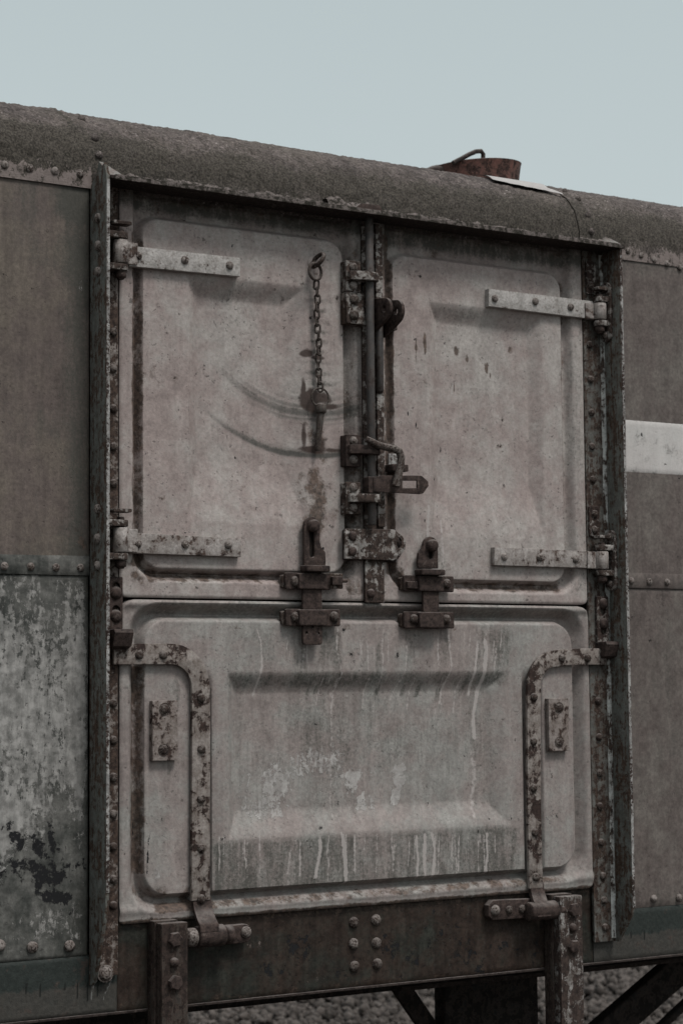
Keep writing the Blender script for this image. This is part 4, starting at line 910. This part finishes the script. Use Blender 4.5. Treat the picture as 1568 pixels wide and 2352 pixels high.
s1 = bent(p1, .058, .018, .031, False); label(s1, 'left bent strap, curving from level to upright')
p2 = [(1392, 1508), (1340, 1508), (1285, 1510)] + arcp(1277, 1575, 50, 88, 178, sy=1.25) + [(1226, 1640), (1227, 1850), (1231, 2040)]
s2 = bent(p2, .052, .018, .031, True); label(s2, 'right bent strap, curving from level to upright')
for x, y in ((322, 1504), (377, 1504), (464, 1603), (464, 1720), (464, 1835), (464, 1948), (464, 2065)): pstud('strap_rivet', x, y, .031, .0130, M['rivet'], dd)
for x, y in ((1291, 1511), (1350, 1511), (1227, 1601), (1226, 1703), (1227, 1810), (1229, 1912), (1231, 2015)): pstud('strap_rivet', x, y, .031, .0130, M['rivet'], dd)
# dark backing bar behind the straps' outer edge
def knuckle(x0, y0, x1, y1, wd, axis_y, pin_x0, pin_x1):
    """strap end bending outwards and down round the pin"""
    o0 = .0245; pts = [(x0, y0, .0245), (x0 + (x1 - x0) * .25, y0 + (y1 - y0) * .35, .035), (x0 + (x1 - x0) * .6, y0 + (y1 - y0) * .62, .062), (x1, y0 + (y1 - y0) * .82, .075), (x1, y1, .078)]
    bm = bmesh.new(); rings = []
    for (a, b, o_) in pts:
        c = at(a, b, o_); xc = c[0]
        rings.append([bm.verts.new((xc + sx_ * wd / 2, c[1] + d_, c[2])) for sx_, d_ in ((-1, 0), (1, 0), (1, .013), (-1, .013))])
    for A, B in zip(rings, rings[1:]):
        for k in range(4): bm.faces.new((A[k], A[(k + 1) % 4], B[(k + 1) % 4], B[k]))
    bm.faces.new(rings[0]); bm.faces.new(rings[-1])
    bmesh.ops.subdivide_edges(bm, edges=bm.edges[:], cuts=1, use_grid_fill=True)
    mesh_obj('strap_toe', bm, M['iron'], dd, 60)
    c = at((pin_x0 + pin_x1) / 2, axis_y, .055); xa, xb = X(pin_x0, axis_y, .055), X(pin_x1, axis_y, .055)
    return float(c[2]), xa, xb
zk, xa, xb = knuckle(463, 2060, 482, 2140, .058, 2150, 444, 522)
cyl('hinge_barrel', (xa + .012, -.050, zk), (xb - .010, -.050, zk), .030, M['iron'], dd, ch=.003)
cyl('barrel_collar', (xa - .020, -.050, zk), (xa + .010, -.050, zk), .026, M['rivet_light'], sill_c, ch=.004); cyl('barrel_pin', (X(425, 2145, .05), -.050, zk), (xa - .018, -.050, zk), .019, M['rivet'], sill_c, ch=.003)
cyl('barrel_collar', (xb - .008, -.050, zk), (xb + .018, -.050, zk), .027, M['iron'], sill_c, ch=.004)
pslab('hinge_plate', 510, 2124, 578, 2168, .004, .030, M['iron'], sill_c, .006, .02)
pstud('bolt', 567, 2141, .030, .0165, M['rivet_light'], sill_c); pstud('bolt', 532, 2146, .030, .0135, M['rivet'], sill_c)
zk, xa, xb = knuckle(1231, 2025, 1250, 2105, .052, 2092, 1212, 1284)
cyl('hinge_barrel', (xa + .004, -.050, zk), (xb - .014, -.050, zk), .029, M['iron'], dd, ch=.003)
cyl('barrel_collar', (xb - .012, -.050, zk), (xb + .014, -.050, zk), .027, M['iron'], sill_c, ch=.004)
plate('hinge_plate', [quad([(1132, 2114), (1222, 2108), (1222, 2064), (1132, 2068), (1122, 2080), (1122, 2104)], .028)], .0, .028, M['iron'], sill_c, .004)
for x, y, m_ in ((1139, 2091, 'rivet_light'), (1170, 2090, 'rivet'), (1200, 2088, 'rivet')): pstud('bolt', x, y, .028, .0165 if x < 1150 else .013, M[m_], sill_c)

# striker plates
for (x0, y0, x1, y1, bs) in ((347, 1609, 409, 1747, ((380, 1628), (378, 1722))), (1256, 1604, 1306, 1725, ((1285, 1625), (1285, 1704)))):
    pslab('striker_plate', x0 + 4, y0, x1, y1, .012, .032, M['striker'], dd, .0015, .002)
    for bx, by in bs: pstud('striker_bolt', bx, by, .032, .0135, M['rivet'], dd, h=.007, washer=.017)

# sill rivets, wall rivets
for x, y in ((814, 2119), (865, 2113), (814, 2168), (866, 2166), (816, 2220), (868, 2214)): pstud('sill_rivet', x, y, -.005, .0165, M['rivet_light'] if (x, y) in ((865, 2113), (814, 2168)) else M['rivet'], sill_c, h=.012)
for x, y in ((12, 378), (70, 386), (127, 392), (185, 398)): pstud('seam_rivet', x, y, .006, .0125, M['rivet_light'], r1, h=.008)
for x, y in ((12, 1300), (72, 1301), (130, 1303), (186, 1304)): pstud('seam_rivet', x, y, .003, .0115, M['rivet_light'], up_l, h=.008)
for x, y in ((1450, 1334), (1491, 1336), (1532, 1337)): pstud('seam_rivet', x, y, .003, .0115, M['rivet_light'], up_r, h=.008)
for x, y in ((8, 2172), (77, 2176), (162, 2173)): pstud('seam_rivet', x - (6 if x < 20 else 0), y, -.002, .016, M['rivet_light'], lo_l, h=.011)
for x, y in ((1502, 2064), (1560, 2062)): pstud('seam_rivet', x, y, -.002, .0125, M['rivet_light'], lo_r, h=.009)
for x, y in ((1442, 568), (1472, 578), (1502, 588), (1532, 597), (1562, 606)): pstud('seam_rivet', x, y + 8, .006, .011, M['rivet_light'], r3, h=.007)

# ---- stanchions below the sill
def stanchion(x0, x1, ytop, mat, mats, bolts, zbot=-.62):
    xa, xb = X(x0, ytop + 60, .075), X(x1, ytop + 60, .075); zt = Z((x0 + x1) / 2, ytop, .075)
    st = slab('stanchion', xa, xb, zbot, zt, .040, .075, mat, wagon, .003)
    slab('backing_timber', xa - .004, xb - .012, zbot, zt + .004, -.004, .0395, mats, st, .002)
    for (bx, by, hx) in bolts: pstud('bolt', bx, by, .075, .0215 if hx else .014, M['iron'], st, h=.014, hexa=hx)
    return st
label(stanchion(372, 432, 2120, M['timber'], M['timber'], ((403, 2158, True), (402, 2211, False), (404, 2257, True))), 'left rusty stanchion with three bolts below the drop door')
label(stanchion(1286, 1337, 2058, M['stanchion_r'], M['timber'], ((1319, 2090, True), (1316, 2131, False), (1318, 2174, True))), 'right flaking stanchion with three bolts below the drop door')

# ---- underframe
def bar(name, p0, p1, wd, th, mat):
    a, b = Vector(p0), Vector(p1); d = (b - a).normalized(); s = Vector((0, 1, 0)); n = d.cross(s).normalized(); bm = bmesh.new()
    vs = [bm.verts.new(q + n * u * wd / 2 + s * v * th / 2) for q in (a, b) for u, v in ((-1, -1), (1, -1), (1, 1), (-1, 1))]
    for f in ((0, 1, 2, 3), (7, 6, 5, 4), (0, 4, 5, 1), (1, 5, 6, 2), (2, 6, 7, 3), (3, 7, 4, 0)): bm.faces.new([vs[i] for i in f])
    bmesh.ops.bevel(bm, geom=bm.edges[:], offset=.003, segments=2, affect='EDGES'); return mesh_obj(name, bm, mat, wagon)
slab('solebar', XL, XR, -.285, -.12, -.66, -.58, M['under'], wagon, .004)
slab('solebar', XL, XR, -.285, -.12, -1.98, -1.90, M['under'], wagon, .004)
slab('brake_rod', 1.3, XR, -.262, -.246, -.44, -.42, M['iron_dark'], wagon, .003)
OU = -.62
def au(x, y, o=OU): return tuple(at(x, y, o))
bar('diagonal_brace', au(915, 2260), au(1010, 2400), .065, .02, M['under']); bar('diagonal_brace', au(1600, 2185), au(1330, 2420), .11, .05, M['under'])
a, b = X(1000, 2300, OU), X(1215, 2300, OU); slab('equipment_box', a, b, -.85, -.25, -.63, -.57, M['under'], wagon, .005)
bar('diagonal_brace', au(1640, 2240, -.9), au(1440, 2430, -.9), .03, .03, M['under'])
slab('equipment_box', XL + .1, X(330, 2340, -.4), -.75, -.17, -1.6, -.35, M['under'], wagon, .005)

# ================================================================== chain with pin
EO = .030
ch = bpy.data.objects.new('pin_chain', None); e0 = at(724, 600, EO); ch.location = (e0[0], e0[1], e0[2]); COL.objects.link(ch)
ch['label'] = 'rusty chain with a grooved locking pin hanging on the left upper door'; ch['category'] = 'chain'
bpy.context.view_layer.update()
# eye bolt belongs to the door
ex, ez = float(e0[0]), float(e0[2])
pts = [(ex + .0 + .012 * math.sin(t), -.012 - .032 + .028 * math.cos(t) * 1.0, ez + .022 * math.sin(t) * .9 + .000) for t in [2 * math.pi * k / 20 for k in range(20)]]
eyeb = tube('chain_eye', pts, .0065, M['rivet'], dl, closed=True, seg=10)
stud('eye_boss', (ex, -.012, ez), .018, M['door'], dl, h=.006)
def ringpts(c, r, tilt=0, n=28, sz=1.0): return [(c[0] + r * math.cos(2 * math.pi * k / n), c[1] + r * math.sin(2 * math.pi * k / n) * .0 + tilt * r * math.cos(2 * math.pi * k / n), c[2] + sz * r * math.sin(2 * math.pi * k / n)) for k in range(n)]
c1 = at(724, 624, .055); tube('ring', ringpts(c1, .0245, .25), .0046, M['chain'], ch, closed=True)
ztop_, zend = Z(726, 645, .04), Z(734, 897, .04); nl = 15; pitch = (ztop_ - zend) / nl
def link_pts():
    r_, L_ = .0074, pitch * .5 + .0032; p = []
    for k in range(9): t = R(180 * k / 8); p.append((r_ * math.cos(t), 0, L_ - r_ + r_ * math.sin(t)))
    for k in range(9): t = R(180 + 180 * k / 8); p.append((r_ * math.cos(t), 0, -(L_ - r_) + r_ * math.sin(t)))
    return p
lk = tube('chain_link', link_pts(), .0031, M['chain'], None, closed=True, seg=8); COL.objects.unlink(lk); me_l = lk.data
for i in range(nl):
    o_ = bpy.data.objects.new('chain_link', me_l); t = (i + .5) / nl
    o_.location = (float(at(727 + 8 * t, 645 + 252 * t, .036)[0]), -.034 - .004 * math.sin(i), ztop_ - (i + .5) * pitch)
    o_.rotation_euler = (R(random.uniform(-4, 4)), R(random.uniform(-4, 3)), R((38 if i % 2 else -48) + random.uniform(-10, 10))); link(o_, ch)
c2 = at(735, 913, .036); tube('ring', ringpts(c2, .0275, -.12), .0030, M['chain'], ch, closed=True)
pa, pb2 = at(737, 928, .036), at(736, 950, .036); cyl('pin_head', tuple(pa), tuple(pb2), .0165, M['chain'], ch, ch=.004)
pc, pe = at(736, 950, .036), at(729, 1036, .030); n_ = 34
pth = [tuple(pc + (pe - pc) * k / (n_ - 1)) for k in range(n_)]
rs = [(.0108 - .0030 * (k / (n_ - 1))) * (1 - (.10 if (k % 2 and 18 < k < 28) else 0)) for k in range(n_)]; rs[-1] = .006
tube('locking_pin', pth, .01, M['chain'], ch, rs=rs, seg=14)

# ================================================================== ground and track
gm = bmesh.new(); s_ = 400
v = [gm.verts.new(p) for p in ((-s_, -s_, -1.28), (s_, -s_, -1.28), (s_, s_, -1.28), (-s_, s_, -1.28))]; gm.faces.new(v)
gd = mesh_obj('ground', gm, M['ground'], None, 0); gd['kind'] = 'structure'
# ballast stones, countless
rs_ = np.random.RandomState(5)
ico = bmesh.new(); bmesh.ops.create_icosphere(ico, subdivisions=1, radius=1.0); iv = np.array([tuple(v.co) for v in ico.verts]); ifc = np.array([[v.index for v in f.verts] for f in ico.faces]); ico.free()
ns = 26000; cx_ = rs_.uniform(1.2, 10.5, ns); cy_ = rs_.uniform(3.0, 10.5, ns)
sz = rs_.uniform(.018, .040, ns); V = iv[None] * sz[:, None, None] * rs_.uniform(.7, 1.25, (ns, 1, 3)) * rs_.uniform(.72, 1.2, (ns, 12, 1))
V[:, :, 0] += cx_[:, None]; V[:, :, 1] += cy_[:, None]; V[:, :, 2] += (-1.27 + rs_.uniform(0, .035, ns))[:, None]
F = (ifc[None] + (np.arange(ns) * 12)[:, None, None]).reshape(-1, 3)
bal = np_mesh('ballast', V.reshape(-1, 3), F, {}, M['stone'], None, 0); bal['kind'] = 'stuff'; bal['label'] = 'grey brown ballast stones behind the wagon'
# rails under the wagon
def rail(y, lab):
    prof_ = [(-.07, 0), (.07, 0), (.07, .012), (.012, .03), (.010, .10), (.034, .115), (.034, .145), (-.034, .145), (-.034, .115), (-.010, .10), (-.012, .03), (-.07, .012)]
    bm = bmesh.new(); A = [bm.verts.new((-30, y + p[0], -1.27 + p[1])) for p in prof_]; B = [bm.verts.new((60, y + p[0], -1.27 + p[1])) for p in prof_]
    for k in range(12): bm.faces.new((A[k], A[(k + 1) % 12], B[(k + 1) % 12], B[k]))
    bm.faces.new(A); bm.faces.new(B); o_ = mesh_obj('rail', bm, M['iron'], None, 30); o_['label'] = lab; o_['category'] = 'rail'; o_['group'] = 'rails under the wagon'; return o_
rail(.53, 'rusty steel rail below the near side of the wagon'); rail(1.97, 'rusty steel rail below the far side of the wagon')
for m in list(bpy.data.materials):
    if m.users == 0: bpy.data.materials.remove(m)
